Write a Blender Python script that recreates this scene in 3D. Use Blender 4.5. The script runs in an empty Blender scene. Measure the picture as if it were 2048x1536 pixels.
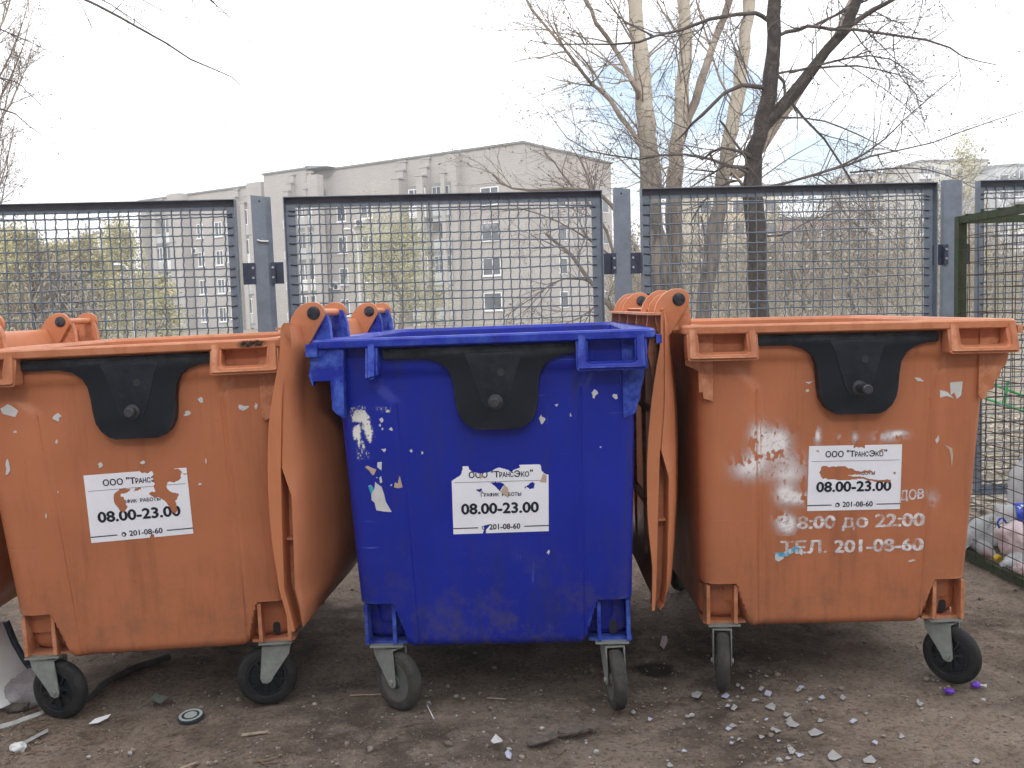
import bpy, bmesh, math, random
import numpy as np
from mathutils import Vector, Matrix, noise as mnoise
rnd = random.Random(7)
C = bpy.context.scene.collection
sc = bpy.context.scene
R_ = math.radians

# ------------------------------------------------------------------ camera
FPX = 1900.0
PITCH, ROLL, HC = 0.0808, 0.0308, 1.3343
_fw = np.array([0, math.cos(PITCH), -math.sin(PITCH)])
_rt0 = np.array([1., 0, 0]); _up0 = np.array([0, math.sin(PITCH), math.cos(PITCH)])
_rt = math.cos(ROLL) * _rt0 - math.sin(ROLL) * _up0
_up = math.sin(ROLL) * _rt0 + math.cos(ROLL) * _up0
EYE = np.array([0, 0, HC])
cam = bpy.data.cameras.new('camera'); camo = bpy.data.objects.new('camera', cam); C.objects.link(camo)
cam.sensor_width = 36; cam.lens = FPX / 2048 * 36; cam.clip_start = .05; cam.clip_end = 2000
M = Matrix.Identity(4)
for i in range(3):
    M[i][0] = _rt[i]; M[i][1] = _up[i]; M[i][2] = -_fw[i]; M[i][3] = EYE[i]
camo.matrix_world = M
sc.camera = camo

def ray(x, y): return _fw + _rt * (x - 1024) / FPX - _up * (y - 768) / FPX
def at(x, y, Y):                      # photo pixel and distance -> place
    d = ray(x, y); return Vector(EYE + d * (Y / d[1]))
def on_ground(x, y, z=0.):
    d = ray(x, y); return Vector(EYE + d * ((z - HC) / d[2]))

# ------------------------------------------------------------------ world, sun, exposure
SUN_EL, SUN_ROT = R_(33), R_(176)
world = bpy.data.worlds.new('World'); sc.world = world; world.use_nodes = True
nt = world.node_tree; N = nt.nodes; Lk = nt.links; N.clear()
wo = N.new('ShaderNodeOutputWorld'); bg = N.new('ShaderNodeBackground'); bg.inputs['Strength'].default_value = 1.0
sky = N.new('ShaderNodeTexSky'); sky.sky_type = 'NISHITA'; sky.sun_disc = False
sky.sun_elevation = SUN_EL; sky.sun_rotation = SUN_ROT; sky.air_density = 1.0; sky.dust_density = 1.5
sk = N.new('ShaderNodeVectorMath'); sk.operation = 'SCALE'; sk.inputs['Scale'].default_value = 0.15
Lk.new(sky.outputs[0], sk.inputs[0])
tc = N.new('ShaderNodeTexCoord')
nz = N.new('ShaderNodeTexNoise'); nz.inputs['Scale'].default_value = 3.4; nz.inputs['Detail'].default_value = 6; nz.inputs['Roughness'].default_value = .55
mp = N.new('ShaderNodeMapping'); mp.inputs['Scale'].default_value = (1, 1, 2.2); mp.inputs['Location'].default_value = (.35, .2, .1)
Lk.new(tc.outputs['Generated'], mp.inputs[0]); Lk.new(mp.outputs[0], nz.inputs['Vector'])
def _patch(px, py, size):             # a rift in the cloud, in a fixed direction of the sky
    d = Vector(ray(px, py)).normalized(); q = N.new('ShaderNodeVectorMath'); q.operation = 'DISTANCE'; q.inputs[1].default_value = d
    nrm = N.new('ShaderNodeVectorMath'); nrm.operation = 'NORMALIZE'; Lk.new(tc.outputs['Generated'], nrm.inputs[0]); Lk.new(nrm.outputs[0], q.inputs[0])
    m_ = N.new('ShaderNodeMapRange'); m_.inputs['From Min'].default_value = size; m_.inputs['From Max'].default_value = size*.25; Lk.new(q.outputs['Value'], m_.inputs['Value']); return m_.outputs[0]
_mx = None
for _p in ((1290, 235, .15), (1450, 200, .10), (1640, 320, .09), (1140, 290, .07)):
    _o = _patch(*_p)
    if _mx is None: _mx = _o
    else:
        _q = N.new('ShaderNodeMath'); _q.operation = 'MAXIMUM'; Lk.new(_mx, _q.inputs[0]); Lk.new(_o, _q.inputs[1]); _mx = _q.outputs[0]
nz.inputs['Scale'].default_value = 9.0
_n2 = N.new('ShaderNodeMath'); _n2.operation = 'MULTIPLY_ADD'; Lk.new(nz.outputs[0], _n2.inputs[0]); _n2.inputs[1].default_value = 1.3; _n2.inputs[2].default_value = .35
_s = N.new('ShaderNodeMath'); _s.operation = 'SUBTRACT'; Lk.new(_n2.outputs[0], _s.inputs[0]); Lk.new(_mx, _s.inputs[1])
cr = N.new('ShaderNodeValToRGB'); cr.color_ramp.elements[0].position = .05; cr.color_ramp.elements[1].position = .62
Lk.new(_s.outputs[0], cr.inputs[0])
mx = N.new('ShaderNodeMix'); mx.data_type = 'RGBA'
Lk.new(cr.outputs[0], mx.inputs['Factor']); Lk.new(sk.outputs[0], mx.inputs['A'])
sepd = N.new('ShaderNodeSeparateXYZ'); Lk.new(tc.outputs['Generated'], sepd.inputs[0])   # cloud set brighter ahead, dimmed behind the camera to weaken fill on the bins
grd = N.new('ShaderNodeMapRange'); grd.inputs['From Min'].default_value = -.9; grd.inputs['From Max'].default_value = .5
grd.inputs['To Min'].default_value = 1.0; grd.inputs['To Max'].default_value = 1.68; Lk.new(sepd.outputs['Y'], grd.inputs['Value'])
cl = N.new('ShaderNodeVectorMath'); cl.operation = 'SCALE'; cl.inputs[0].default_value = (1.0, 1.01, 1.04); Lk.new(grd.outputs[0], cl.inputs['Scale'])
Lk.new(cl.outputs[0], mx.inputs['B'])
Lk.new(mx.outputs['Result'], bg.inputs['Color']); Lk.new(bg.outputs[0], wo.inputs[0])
sun = bpy.data.lights.new('sun', 'SUN'); sun.energy = 1.9; sun.angle = R_(9); sun.color = (1, .975, .95)
suno = bpy.data.objects.new('sun', sun); C.objects.link(suno)
_sd = Vector((math.sin(SUN_ROT) * math.cos(SUN_EL), math.cos(SUN_ROT) * math.cos(SUN_EL), math.sin(SUN_EL)))
suno.rotation_euler = _sd.to_track_quat('Z', 'Y').to_euler()
sc.view_settings.view_transform = 'Standard'; sc.view_settings.look = 'None'
sc.view_settings.exposure = 0.52; sc.view_settings.gamma = 1.0
sc.cycles.max_bounces = 6; sc.cycles.transparent_max_bounces = 24; sc.cycles.diffuse_bounces = 3
sc.cycles.use_denoising = True

# ------------------------------------------------------------------ object helpers
def tag(o, label=None, cat=None, group=None, kind=None):
    if label: o['label'] = label
    if cat: o['category'] = cat
    if group: o['group'] = group
    if kind: o['kind'] = kind
    return o
def thing(name, label, cat, loc=(0, 0, 0), rot=(0, 0, 0), group=None):
    o = bpy.data.objects.new(name, None); C.objects.link(o); o.empty_display_size = .1
    o.location = loc; o.rotation_euler = rot
    return tag(o, label, cat, group)
def link(name, me, mat, parent=None, smooth=None):
    o = bpy.data.objects.new(name, me); C.objects.link(o)
    if mat is not None:
        me.materials.clear(); me.materials.append(mat)
    if parent is not None: o.parent = parent
    if smooth is not None:
        me.shade_smooth(); me.set_sharp_from_angle(angle=R_(smooth))
    return o
class MB:
    """collects vertices and faces of ONE mesh"""
    def __init__(s): s.v = []; s.f = []
    def add(s, vs, fs):
        b = len(s.v); s.v.extend([tuple(p) for p in vs]); s.f.extend([tuple(i + b for i in f) for f in fs]); return s
    def box(s, x0, x1, y0, y1, z0, z1):
        return s.add([(x0,y0,z0),(x1,y0,z0),(x1,y1,z0),(x0,y1,z0),(x0,y0,z1),(x1,y0,z1),(x1,y1,z1),(x0,y1,z1)],
                     [(0,3,2,1),(4,5,6,7),(0,1,5,4),(1,2,6,5),(2,3,7,6),(3,0,4,7)])
    def obox(s, c, ax, ay, az, hx, hy, hz):
        c = Vector(c); ax = Vector(ax) * hx; ay = Vector(ay) * hy; az = Vector(az) * hz
        vs = [c + ax*i + ay*j + az*k for k in (-1,1) for (i,j) in ((-1,-1),(1,-1),(1,1),(-1,1))]
        return s.add(vs, [(0,3,2,1),(4,5,6,7),(0,1,5,4),(1,2,6,5),(2,3,7,6),(3,0,4,7)])
    def prism(s, poly, v0, v1):          # polygon in (u,z), extruded along y
        n = len(poly)
        vs = [(p[0], v0, p[1]) for p in poly] + [(p[0], v1, p[1]) for p in poly]
        fs = [tuple(range(n)), tuple(range(2*n-1, n-1, -1))] + [(i, n+i, n+(i+1) % n, (i+1) % n) for i in range(n)]
        return s.add(vs, fs)
    def tube(s, pts, rad, n=5, cap=True):
        pts = [np.array(p, float) for p in pts]
        if not hasattr(rad, '__len__'): rad = [rad] * len(pts)
        vs = []; fs = []; up = None
        for i, p in enumerate(pts):
            t = pts[min(i+1, len(pts)-1)] - pts[max(i-1, 0)]; t = t / (np.linalg.norm(t) + 1e-9)
            if up is None:
                a = np.array([0, 0, 1.]) if abs(t[2]) < .9 else np.array([1., 0, 0])
            else: a = up
            b = np.cross(t, a); b /= np.linalg.norm(b) + 1e-9; up = np.cross(b, t)
            for k in range(n):
                an = 2 * math.pi * k / n
                vs.append(p + rad[i] * (math.cos(an) * b + math.sin(an) * up))
        for i in range(len(pts) - 1):
            for k in range(n):
                fs.append((i*n+k, i*n+(k+1) % n, (i+1)*n+(k+1) % n, (i+1)*n+k))
        if cap:
            fs.append(tuple(range(n-1, -1, -1))); fs.append(tuple(range((len(pts)-1)*n, len(pts)*n)))
        return s.add(vs, fs)
    def lathe(s, prof, n=32, axis='y', c=(0, 0, 0)):   # prof: (r, h) along the axis
        vs = []; fs = []
        for r, h in prof:
            for k in range(n):
                a = 2*math.pi*k/n
                if axis == 'y': vs.append((c[0]+r*math.cos(a), c[1]+h, c[2]+r*math.sin(a)))
                elif axis == 'x': vs.append((c[0]+h, c[1]+r*math.cos(a), c[2]+r*math.sin(a)))
                else: vs.append((c[0]+r*math.cos(a), c[1]+r*math.sin(a), c[2]+h))
        for i in range(len(prof)-1):
            for k in range(n):
                fs.append((i*n+k, i*n+(k+1) % n, (i+1)*n+(k+1) % n, (i+1)*n+k))
        return s.add(vs, fs)
    def me(s, name):
        m = bpy.data.meshes.new(name); m.from_pydata(s.v, [], s.f)
        bm = bmesh.new(); bm.from_mesh(m); bmesh.ops.recalc_face_normals(bm, faces=bm.faces); bm.to_mesh(m); bm.free()
        return m
    def build(s, name, mat, parent=None, smooth=None, bevel=None, seg=2):
        m = s.me(name)
        if bevel:
            bm = bmesh.new(); bm.from_mesh(m)
            es = [e for e in bm.edges if len(e.link_faces) == 2 and e.calc_face_angle(0) > R_(28)]
            bmesh.ops.bevel(bm, geom=es, offset=bevel, segments=seg, affect='EDGES', profile=.6, clamp_overlap=True)
            bm.to_mesh(m); bm.free()
        return link(name, m, mat, parent, smooth)
class FastMesh:
    """many tubes and leaves, numpy fast"""
    def __init__(s): s.V = []; s.Q = []; s.T = []; s.n = 0
    def tube(s, P, Rr, n=3):
        P = np.asarray(P, float); Rr = np.asarray(Rr, float); m = len(P)
        t = np.gradient(P, axis=0); t /= np.linalg.norm(t, axis=1)[:, None] + 1e-9
        a = np.array([.31, .2, .93]) if abs(t[0][2]) < .85 else np.array([.9, .3, .1])
        b = np.cross(t, a); b /= np.linalg.norm(b, axis=1)[:, None] + 1e-9; c = np.cross(b, t)
        an = np.arange(n) * 2 * math.pi / n
        V = P[:, None, :] + Rr[:, None, None] * (np.cos(an)[None, :, None] * b[:, None, :] + np.sin(an)[None, :, None] * c[:, None, :])
        s.V.append(V.reshape(-1, 3))
        i = np.arange(m - 1)[:, None] * n; k = np.arange(n)[None, :]; k2 = (k + 1) % n
        q = np.stack([i + k, i + k2, i + n + k2, i + n + k], -1).reshape(-1, 4) + s.n
        s.Q.append(q); s.n += m * n
    def leaves(s, Pc, size, rng, aspect=.5):
        Pc = np.asarray(Pc, float); m = len(Pc)
        a = rng.normal(size=(m, 3)); a /= np.linalg.norm(a, axis=1)[:, None]
        b = rng.normal(size=(m, 3)); b = np.cross(a, b); b /= np.linalg.norm(b, axis=1)[:, None]
        sz = size * (.6 + .8 * rng.random(m))[:, None]
        V = np.stack([Pc - a*sz, Pc + b*sz*aspect, Pc + a*sz, Pc - b*sz*aspect], 1).reshape(-1, 3)
        q = np.arange(m*4).reshape(m, 4) + s.n
        s.V.append(V); s.Q.append(q); s.n += m*4
    def build(s, name, mat, parent=None, smooth=True):
        V = np.concatenate(s.V); Q = np.concatenate(s.Q)
        me = bpy.data.meshes.new(name); me.vertices.add(len(V)); me.vertices.foreach_set('co', V.ravel())
        me.loops.add(Q.size); me.loops.foreach_set('vertex_index', Q.ravel().astype(np.int32))
        me.polygons.add(len(Q)); me.polygons.foreach_set('loop_start', np.arange(0, Q.size, 4, dtype=np.int32))
        me.update(calc_edges=True); me.validate()
        if smooth: me.shade_smooth()
        return link(name, me, mat, parent)

# ------------------------------------------------------------------ materials
MATS = {}
def newmat(name):
    m = bpy.data.materials.new(name); m.use_nodes = True
    n = m.node_tree.nodes; n.clear()
    out = n.new('ShaderNodeOutputMaterial'); b = n.new('ShaderNodeBsdfPrincipled')
    m.node_tree.links.new(b.outputs[0], out.inputs[0]); MATS[name] = m
    return m, n, m.node_tree.links, b, out
def nnoise(n, l, scale, detail=4, rough=.6, vec=None, dist=0):
    t = n.new('ShaderNodeTexNoise'); t.inputs['Scale'].default_value = scale; t.inputs['Detail'].default_value = detail
    t.inputs['Roughness'].default_value = rough; t.inputs['Distortion'].default_value = dist
    if vec is not None: l.new(vec, t.inputs['Vector'])
    return t.outputs[0]
def nramp(n, l, src, stops):
    r = n.new('ShaderNodeValToRGB'); e = r.color_ramp.elements
    while len(e) < len(stops): e.new(.5)
    for k, (p, c) in enumerate(stops):
        e[k].position = p; e[k].color = (c, c, c, 1) if not hasattr(c, '__len__') else (*c[:3], 1)
    l.new(src, r.inputs[0]); return r.outputs[0]
def nmix(n, l, fac, a, b, mode='MIX'):
    x = n.new('ShaderNodeMix'); x.data_type = 'RGBA'; x.blend_type = mode
    for s, val in (('Factor', fac), ('A', a), ('B', b)):
        if isinstance(val, (int, float)): x.inputs[s].default_value = val
        elif hasattr(val, '__len__'): x.inputs[s].default_value = (*val[:3], 1)
        else: l.new(val, x.inputs[s])
    return x.outputs['Result']
def nmath(n, l, op, a, b=None):
    x = n.new('ShaderNodeMath'); x.operation = op
    for k, val in enumerate((a, b)):
        if val is None: continue
        if isinstance(val, (int, float)): x.inputs[k].default_value = val
        else: l.new(val, x.inputs[k])
    return x.outputs[0]
def nmap(n, l, scale=(1,1,1), coord='Object', loc=(0,0,0)):
    t = n.new('ShaderNodeTexCoord'); m = n.new('ShaderNodeMapping'); m.inputs['Scale'].default_value = scale
    m.inputs['Location'].default_value = loc
    l.new(t.outputs[coord], m.inputs[0]); return m.outputs[0]
def nbump(n, l, b, h, strength=.3, dist=.01):
    x = n.new('ShaderNodeBump'); x.inputs['Strength'].default_value = strength; x.inputs['Distance'].default_value = dist
    l.new(h, x.inputs['Height']); l.new(x.outputs[0], b.inputs['Normal'])

def plastic(name, col, dirt, light, rough=.42, dirt_amt=.45, scratch=.35, loc=(0,0,0)):
    m, n, l, b, o = newmat(name)
    v = nmap(n, l, (1,1,1), loc=loc); vs = nmap(n, l, (9, 9, .9), loc=loc); vsc = nmap(n, l, (60, 60, 5), loc=loc); vh = nmap(n, l, (4, 4, 90), loc=loc)
    c1 = nmix(n, l, nramp(n, l, nnoise(n, l, 2.2, 5, .6, v), [(.35, 0.), (.7, 1.)]), [k*.86 for k in col], [min(1, k*1.08) for k in col])
    # faded weathering, streaks of grime, scuffs
    st = nramp(n, l, nnoise(n, l, 2.0, 6, .65, vs), [(.52, 0.), (.74, 1.)])
    c2 = nmix(n, l, nmath(n, l, 'MULTIPLY', st, dirt_amt), c1, dirt)
    blot = nramp(n, l, nnoise(n, l, 26, 4, .7, v), [(.66, 0.), (.76, 1.)])
    c3 = nmix(n, l, nmath(n, l, 'MULTIPLY', blot, dirt_amt * .8), c2, dirt)
    a = nramp(n, l, nnoise(n, l, 1.0, 3, .6, vsc), [(.69, 0.), (.75, 1.)])
    h = nramp(n, l, nnoise(n, l, 1.0, 3, .6, vh), [(.69, 0.), (.74, 1.)])
    gate = nramp(n, l, nnoise(n, l, 3.1, 3, .6, nmap(n, l, (1,1,1), loc=(3,1,2))), [(.5, 0.), (.62, 1.)])
    sc_ = nmath(n, l, 'MULTIPLY', nmath(n, l, 'MULTIPLY', nmath(n, l, 'MAXIMUM', a, h), gate), scratch)
    c4 = nmix(n, l, sc_, c3, light)
    zsp = n.new('ShaderNodeSeparateXYZ'); tcz = n.new('ShaderNodeTexCoord'); l.new(tcz.outputs['Object'], zsp.inputs[0])
    lowz = n.new('ShaderNodeMapRange'); lowz.inputs['From Min'].default_value = .62; lowz.inputs['From Max'].default_value = .22; l.new(zsp.outputs['Z'], lowz.inputs['Value'])
    spl = nmath(n, l, 'MULTIPLY', lowz.outputs[0], nramp(n, l, nnoise(n, l, 11, 6, .72, v), [(.47, 0.), (.66, .8)]))
    c4 = nmix(n, l, nmath(n, l, 'MULTIPLY', spl, dirt_amt * 1.2), c4, (.105, .085, .068))
    smear = nramp(n, l, nnoise(n, l, 1.0, 4, .65, nmap(n, l, (16, 16, 2.2), loc=(5, 2, 1))), [(.60, 0.), (.72, .55)])
    c4 = nmix(n, l, nmath(n, l, 'MULTIPLY', smear, dirt_amt), c4, dirt)
    # worn pale edges
    g = n.new('ShaderNodeNewGeometry')
    ed = nramp(n, l, g.outputs['Pointiness'], [(.53, 0.), (.60, 1.)])
    ed = nmath(n, l, 'MULTIPLY', ed, nramp(n, l, nnoise(n, l, 18, 4, .7, v), [(.4, 0.), (.7, .6)]))
    c5 = nmix(n, l, ed, c4, light)
    l.new(c5, b.inputs['Base Color'])
    l.new(nramp(n, l, nnoise(n, l, 7, 4, .6, v), [(.3, rough - .07), (.8, rough + .2)]), b.inputs['Roughness'])
    b.inputs['Specular IOR Level'].default_value = .38
    nbump(n, l, b, nmath(n, l, 'ADD', nnoise(n, l, 320, 2, .6, v), nmath(n, l, 'MULTIPLY', nnoise(n, l, 9, 3, .5, v), 3.)), .10, .004)
    return m
ORANGE = (.50, .178, .083)
plastic('orange_plastic', ORANGE, (.20, .065, .035), (.80, .42, .25), scratch=.25, dirt_amt=.4)
plastic('orange_lid', (.56, .205, .095), (.26, .09, .05), (.85, .5, .32), scratch=.12, dirt_amt=.22, rough=.38)
plastic('blue_plastic', (.005, .019, .33), (.026, .030, .070), (.12, .24, .75), scratch=.6, dirt_amt=.6, rough=.4, loc=(1.7, .4, 0))
plastic('black_plastic', (.006, .009, .016), (.018, .020, .024), (.14, .16, .20), scratch=.3, dirt_amt=.5, rough=.42)
def simple(name, col, rough=.6, metal=0., var=.18, scale=14, bump=0., spec=.4, col2=None, thr=(.5, .66)):
    m, n, l, b, o = newmat(name)
    v = nmap(n, l)
    c = nmix(n, l, nramp(n, l, nnoise(n, l, scale, 5, .62, v), [(.3, 0.), (.72, 1.)]), [k*(1-var) for k in col], [min(1, k*(1+var)) for k in col])
    if col2: c = nmix(n, l, nramp(n, l, nnoise(n, l, scale*.45, 6, .7, v), [(thr[0], 0.), (thr[1], 1.)]), c, col2)
    l.new(c, b.inputs['Base Color']); b.inputs['Roughness'].default_value = rough; b.inputs['Metallic'].default_value = metal
    b.inputs['Specular IOR Level'].default_value = spec
    if bump: nbump(n, l, b, nnoise(n, l, scale*4, 4, .65, v), bump, .01)
    return m
simple('steel_plate', (.019, .024, .036), .42, .3, .35, 30, .1, col2=(.045, .05, .062), thr=(.55, .75))
simple('pin_steel', (.07, .07, .078), .45, .6, .3, 60)
simple('zinc', (.30, .32, .30), .5, .35, .2, 25, .15, col2=(.20, .16, .12), thr=(.6, .75))
simple('tyre_rubber', (.013, .013, .014), .75, 0, .3, 40, .3, col2=(.05, .045, .04), thr=(.5, .8))
simple('tyre_grey', (.042, .040, .038), .8, 0, .25, 40, .3, col2=(.085, .075, .066), thr=(.45, .7))
simple('rim_dark', (.012, .014, .02), .5, 0, .3, 30, .1, col2=(.03, .028, .026))
simple('rim_grey', (.10, .106, .104), .6, 0, .2, 30, .1, col2=(.10, .08, .06))
simple('sticker_white', (.86, .87, .93), .45, 0, .04, 9, 0, col2=(.74, .74, .78), thr=(.55, .8))
simple('print_ink', (.012, .012, .03), .5, 0, .2, 40)
simple('scrap_white', (.62, .62, .62), .7, 0, .1, 40, .2)
simple('scrap_tan', (.52, .40, .31), .7, 0, .1, 40, .2)
simple('scrap_cyan', (.05, .36, .55), .6, 0, .1, 60, .2, col2=(.6, .65, .68), thr=(.5, .6))
simple('fence_paint', (.15, .178, .22), .5, .1, .14, 16, .12, col2=(.10, .115, .145), thr=(.5, .8))
simple('wire_paint', (.115, .145, .185), .5, .1, .2, 40, 0, col2=(.10, .10, .11), thr=(.55, .75))
simple('bracket_paint', (.030, .04, .07), .45, .1, .25, 25, .1)
simple('bolt_zinc', (.5, .5, .5), .35, .8, .1, 60)
simple('cage_green', (.026, .043, .016), .7, 0, .35, 18, .3, col2=(.045, .045, .03))
simple('rusty_wire', (.060, .032, .022), .7, .2, .4, 50, .2, col2=(.035, .05, .03))
simple('tree_dark', (.040, .032, .028), .9, 0, .4, 22, .8, col2=(.10, .085, .075), thr=(.5, .7))
simple('twig_dark', (.085, .070, .064), .85, 0, .3, 6)
simple('twig_pale', (.26, .215, .175), .85, 0, .25, 3)
simple('twig_brown', (.18, .145, .12), .85, 0, .3, 2)
simple('bud_brown', (.12, .08, .055), .8, 0, .4, 2)
simple('willow_leaf', (.40, .385, .22), .7, 0, .35, 1.1)
simple('bush_leaf', (.42, .39, .20), .7, 0, .4, .8)
simple('brush_leaf', (.28, .25, .20), .8, 0, .4, .5)
simple('roof_metal', (.20, .22, .23), .5, .2, .15, 2)
simple('cornice', (.20, .21, .20), .7, 0, .2, 3)
simple('window_frame', (.78, .78, .78), .5, 0, .05, 4)
simple('balcony_panel', (.40, .42, .42), .7, 0, .15, 1.5)
simple('balcony_pale', (.62, .62, .62), .7, 0, .1, 1.5)
simple('dark_opening', (.025, .025, .03), .6, 0, .3, 2)
simple('lamp_metal', (.55, .56, .57), .5, .3, .1, 5)
simple('rail_green', (.04, .24, .08), .45, 0, .2, 15)
simple('wood_stick', (.34, .27, .20), .8, 0, .25, 60, .3)
simple('pale_rod', (.42, .42, .40), .6, 0, .2, 30, .2)
simple('bark', (.15, .128, .108), .9, 0, .4, 60, .8)
simple('purple_foil', (.16, .05, .50), .35, .3, .3, 60, .5, spec=.6)
simple('white_plastic', (.88, .90, .90), .35, 0, .06, 6)
simple('dark_edge', (.02, .025, .04), .5, 0, .3, 30)
simple('bag_grey', (.30, .28, .29), .6, 0, .3, 18, .5)
simple('leaf_grey', (.11, .125, .11), .8, 0, .3, 50, .4)
simple('hose_grey', (.060, .055, .05), .7, 0, .3, 20, .2)
simple('shard_pale', (.36, .365, .37), .35, 0, .15, 30, .05, spec=.6)
simple('paper_blue', (.44, .46, .58), .7, 0, .08, 30, .2)
simple('lid_paint', (.50, .55, .55), .4, .3, .15, 40, .1, col2=(.12, .15, .17), thr=(.6, .75))
simple('lid_dark', (.03, .045, .055), .5, .2, .2, 40)
simple('cap_red', (.55, .02, .02), .4); simple('cap_yellow', (.75, .50, .01), .4); simple('cap_blue', (.02, .05, .40), .4)
simple('label_blue', (.02, .06, .45), .4, 0, .3, 60, 0, col2=(.6, .68, .8), thr=(.56, .6))
simple('bag_pink', (.56, .46, .48), .45, 0, .12, 14, .6)
simple('bag_white', (.66, .67, .67), .45, 0, .1, 14, .6)
_bc = simple('bottle_clear', (.80, .83, .85), .14, 0, .12, 22, .5, spec=.7)
_bc.node_tree.nodes['Principled BSDF'].inputs['Transmission Weight'].default_value = .62; _bc.node_tree.nodes['Principled BSDF'].inputs['IOR'].default_value = 1.25
simple('pebble', (.24, .20, .17), .85, 0, .45, 9, .3)
simple('chip', (.17, .115, .075), .85, 0, .55, 7, .2)
simple('dry_leaf', (.36, .31, .255), .8, 0, .45, 3, .2)
simple('wall_yellow', (.50, .43, .30), .8, 0, .06, .4)
simple('wall_pink', (.40, .31, .29), .8, 0, .08, .4)
simple('wall_grey', (.44, .45, .46), .8, 0, .06, .3)
simple('wall_tower', (.50, .47, .41), .8, 0, .06, .3)
simple('tile_block', (.33, .34, .33), .7, 0, .15, .6)

def birch(name, pale, dark, mark_scale=1.0):
    m, n, l, b, o = newmat(name)
    v = nmap(n, l, (1.3, 1.3, 9 * mark_scale)); v2 = nmap(n, l, (1, 1, .5))
    geo = n.new('ShaderNodeNewGeometry'); sp = n.new('ShaderNodeSeparateXYZ'); l.new(geo.outputs['Position'], sp.inputs[0])
    marks = nramp(n, l, nnoise(n, l, 2.3, 4, .6, v), [(.60, 0.), (.68, 1.)])
    base = nmix(n, l, nnoise(n, l, 5, 4, .6, v2), [k*.8 for k in pale], [k*1.15 for k in pale])
    # the old bark at the foot is dark and furrowed
    foot = n.new('ShaderNodeMapRange'); foot.inputs['From Min'].default_value = 6.6; foot.inputs['From Max'].default_value = 4.4
    l.new(nmath(n, l, 'ADD', sp.outputs['Z'], nmath(n, l, 'MULTIPLY', nnoise(n, l, 1.3, 4, .6, v2), 2.2)), foot.inputs['Value'])
    fur = nramp(n, l, nnoise(n, l, 10, 4, .6, nmap(n, l, (1, 1, .15))), [(.4, 0.), (.6, 1.)])
    old = nmix(n, l, fur, [k*.6 for k in dark], [k*1.7 for k in dark])
    c = nmix(n, l, marks, base, dark)
    l.new(nmix(n, l, foot.outputs[0], c, old), b.inputs['Base Color']); b.inputs['Roughness'].default_value = .9
    nbump(n, l, b, fur, .4, .03)
    return m
birch('poplar_bark', (.42, .37, .30), (.095, .08, .068))

# brick of the apartment block
def brickmat(name, c1, c2, mortar, red=False):
    m, n, l, b, o = newmat(name)
    t = n.new('ShaderNodeTexCoord')
    sp = n.new('ShaderNodeSeparateXYZ'); l.new(t.outputs['Object'], sp.inputs[0])
    cb = n.new('ShaderNodeCombineXYZ'); l.new(nmath(n, l, 'ADD', sp.outputs['X'], sp.outputs['Y']), cb.inputs[0]); l.new(sp.outputs['Z'], cb.inputs[1])
    br = n.new('ShaderNodeTexBrick'); br.inputs['Scale'].default_value = 1.0
    br.inputs['Brick Width'].default_value = .52; br.inputs['Row Height'].default_value = .20; br.inputs['Mortar Size'].default_value = .018
    br.inputs['Color1'].default_value = (*c1, 1); br.inputs['Color2'].default_value = (*c2, 1); br.inputs['Mortar'].default_value = (*mortar, 1)
    l.new(cb.outputs[0], br.inputs['Vector'])
    c = nmix(n, l, nramp(n, l, nnoise(n, l, .35, 6, .65, t.outputs['Object']), [(.35, 0.), (.7, .55)]), br.outputs[0], [k*.72 for k in c1])
    st = nramp(n, l, nnoise(n, l, 1.0, 4, .6, nmap(n, l, (.9, .9, .09))), [(.55, 0.), (.75, .35)])
    c = nmix(n, l, st, c, [k*.55 for k in c1])
    if red:   # spalled red brick under the parapet of the end wall
        mk = n.new('ShaderNodeMapRange'); mk.inputs['From Min'].default_value = 10.8; mk.inputs['From Max'].default_value = 12.6
        l.new(sp.outputs['Z'], mk.inputs['Value'])
        my = n.new('ShaderNodeMapRange'); my.inputs['From Min'].default_value = 4; my.inputs['From Max'].default_value = 9
        l.new(sp.outputs['Y'], my.inputs['Value'])
        f = nmath(n, l, 'MULTIPLY', nramp(n, l, nnoise(n, l, 1.0, 5, .7, nmap(n, l, (1, 1, .22))), [(.46, 0.), (.66, .5)]), nmath(n, l, 'MULTIPLY', mk.outputs[0], my.outputs[0]))
        c = nmix(n, l, f, c, (.27, .13, .09))
    l.new(c, b.inputs['Base Color']); b.inputs['Roughness'].default_value = .9
    return m
brickmat('block_brick', (.43, .405, .38), (.39, .36, .335), (.31, .29, .275))
brickmat('block_brick_end', (.43, .405, .38), (.39, .36, .335), (.31, .29, .275), red=True)
def glassmat():
    m, n, l, b, o = newmat('window_glass')
    v = nmap(n, l, (1, 1, 1))
    c = nramp(n, l, nnoise(n, l, .45, 4, .6, v), [(.38, (.03, .035, .045)), (.56, (.09, .105, .115)), (.70, (.36, .39, .40))])
    l.new(c, b.inputs['Base Color']); b.inputs['Roughness'].default_value = .12; b.inputs['Specular IOR Level'].default_value = .7
glassmat()

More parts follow.
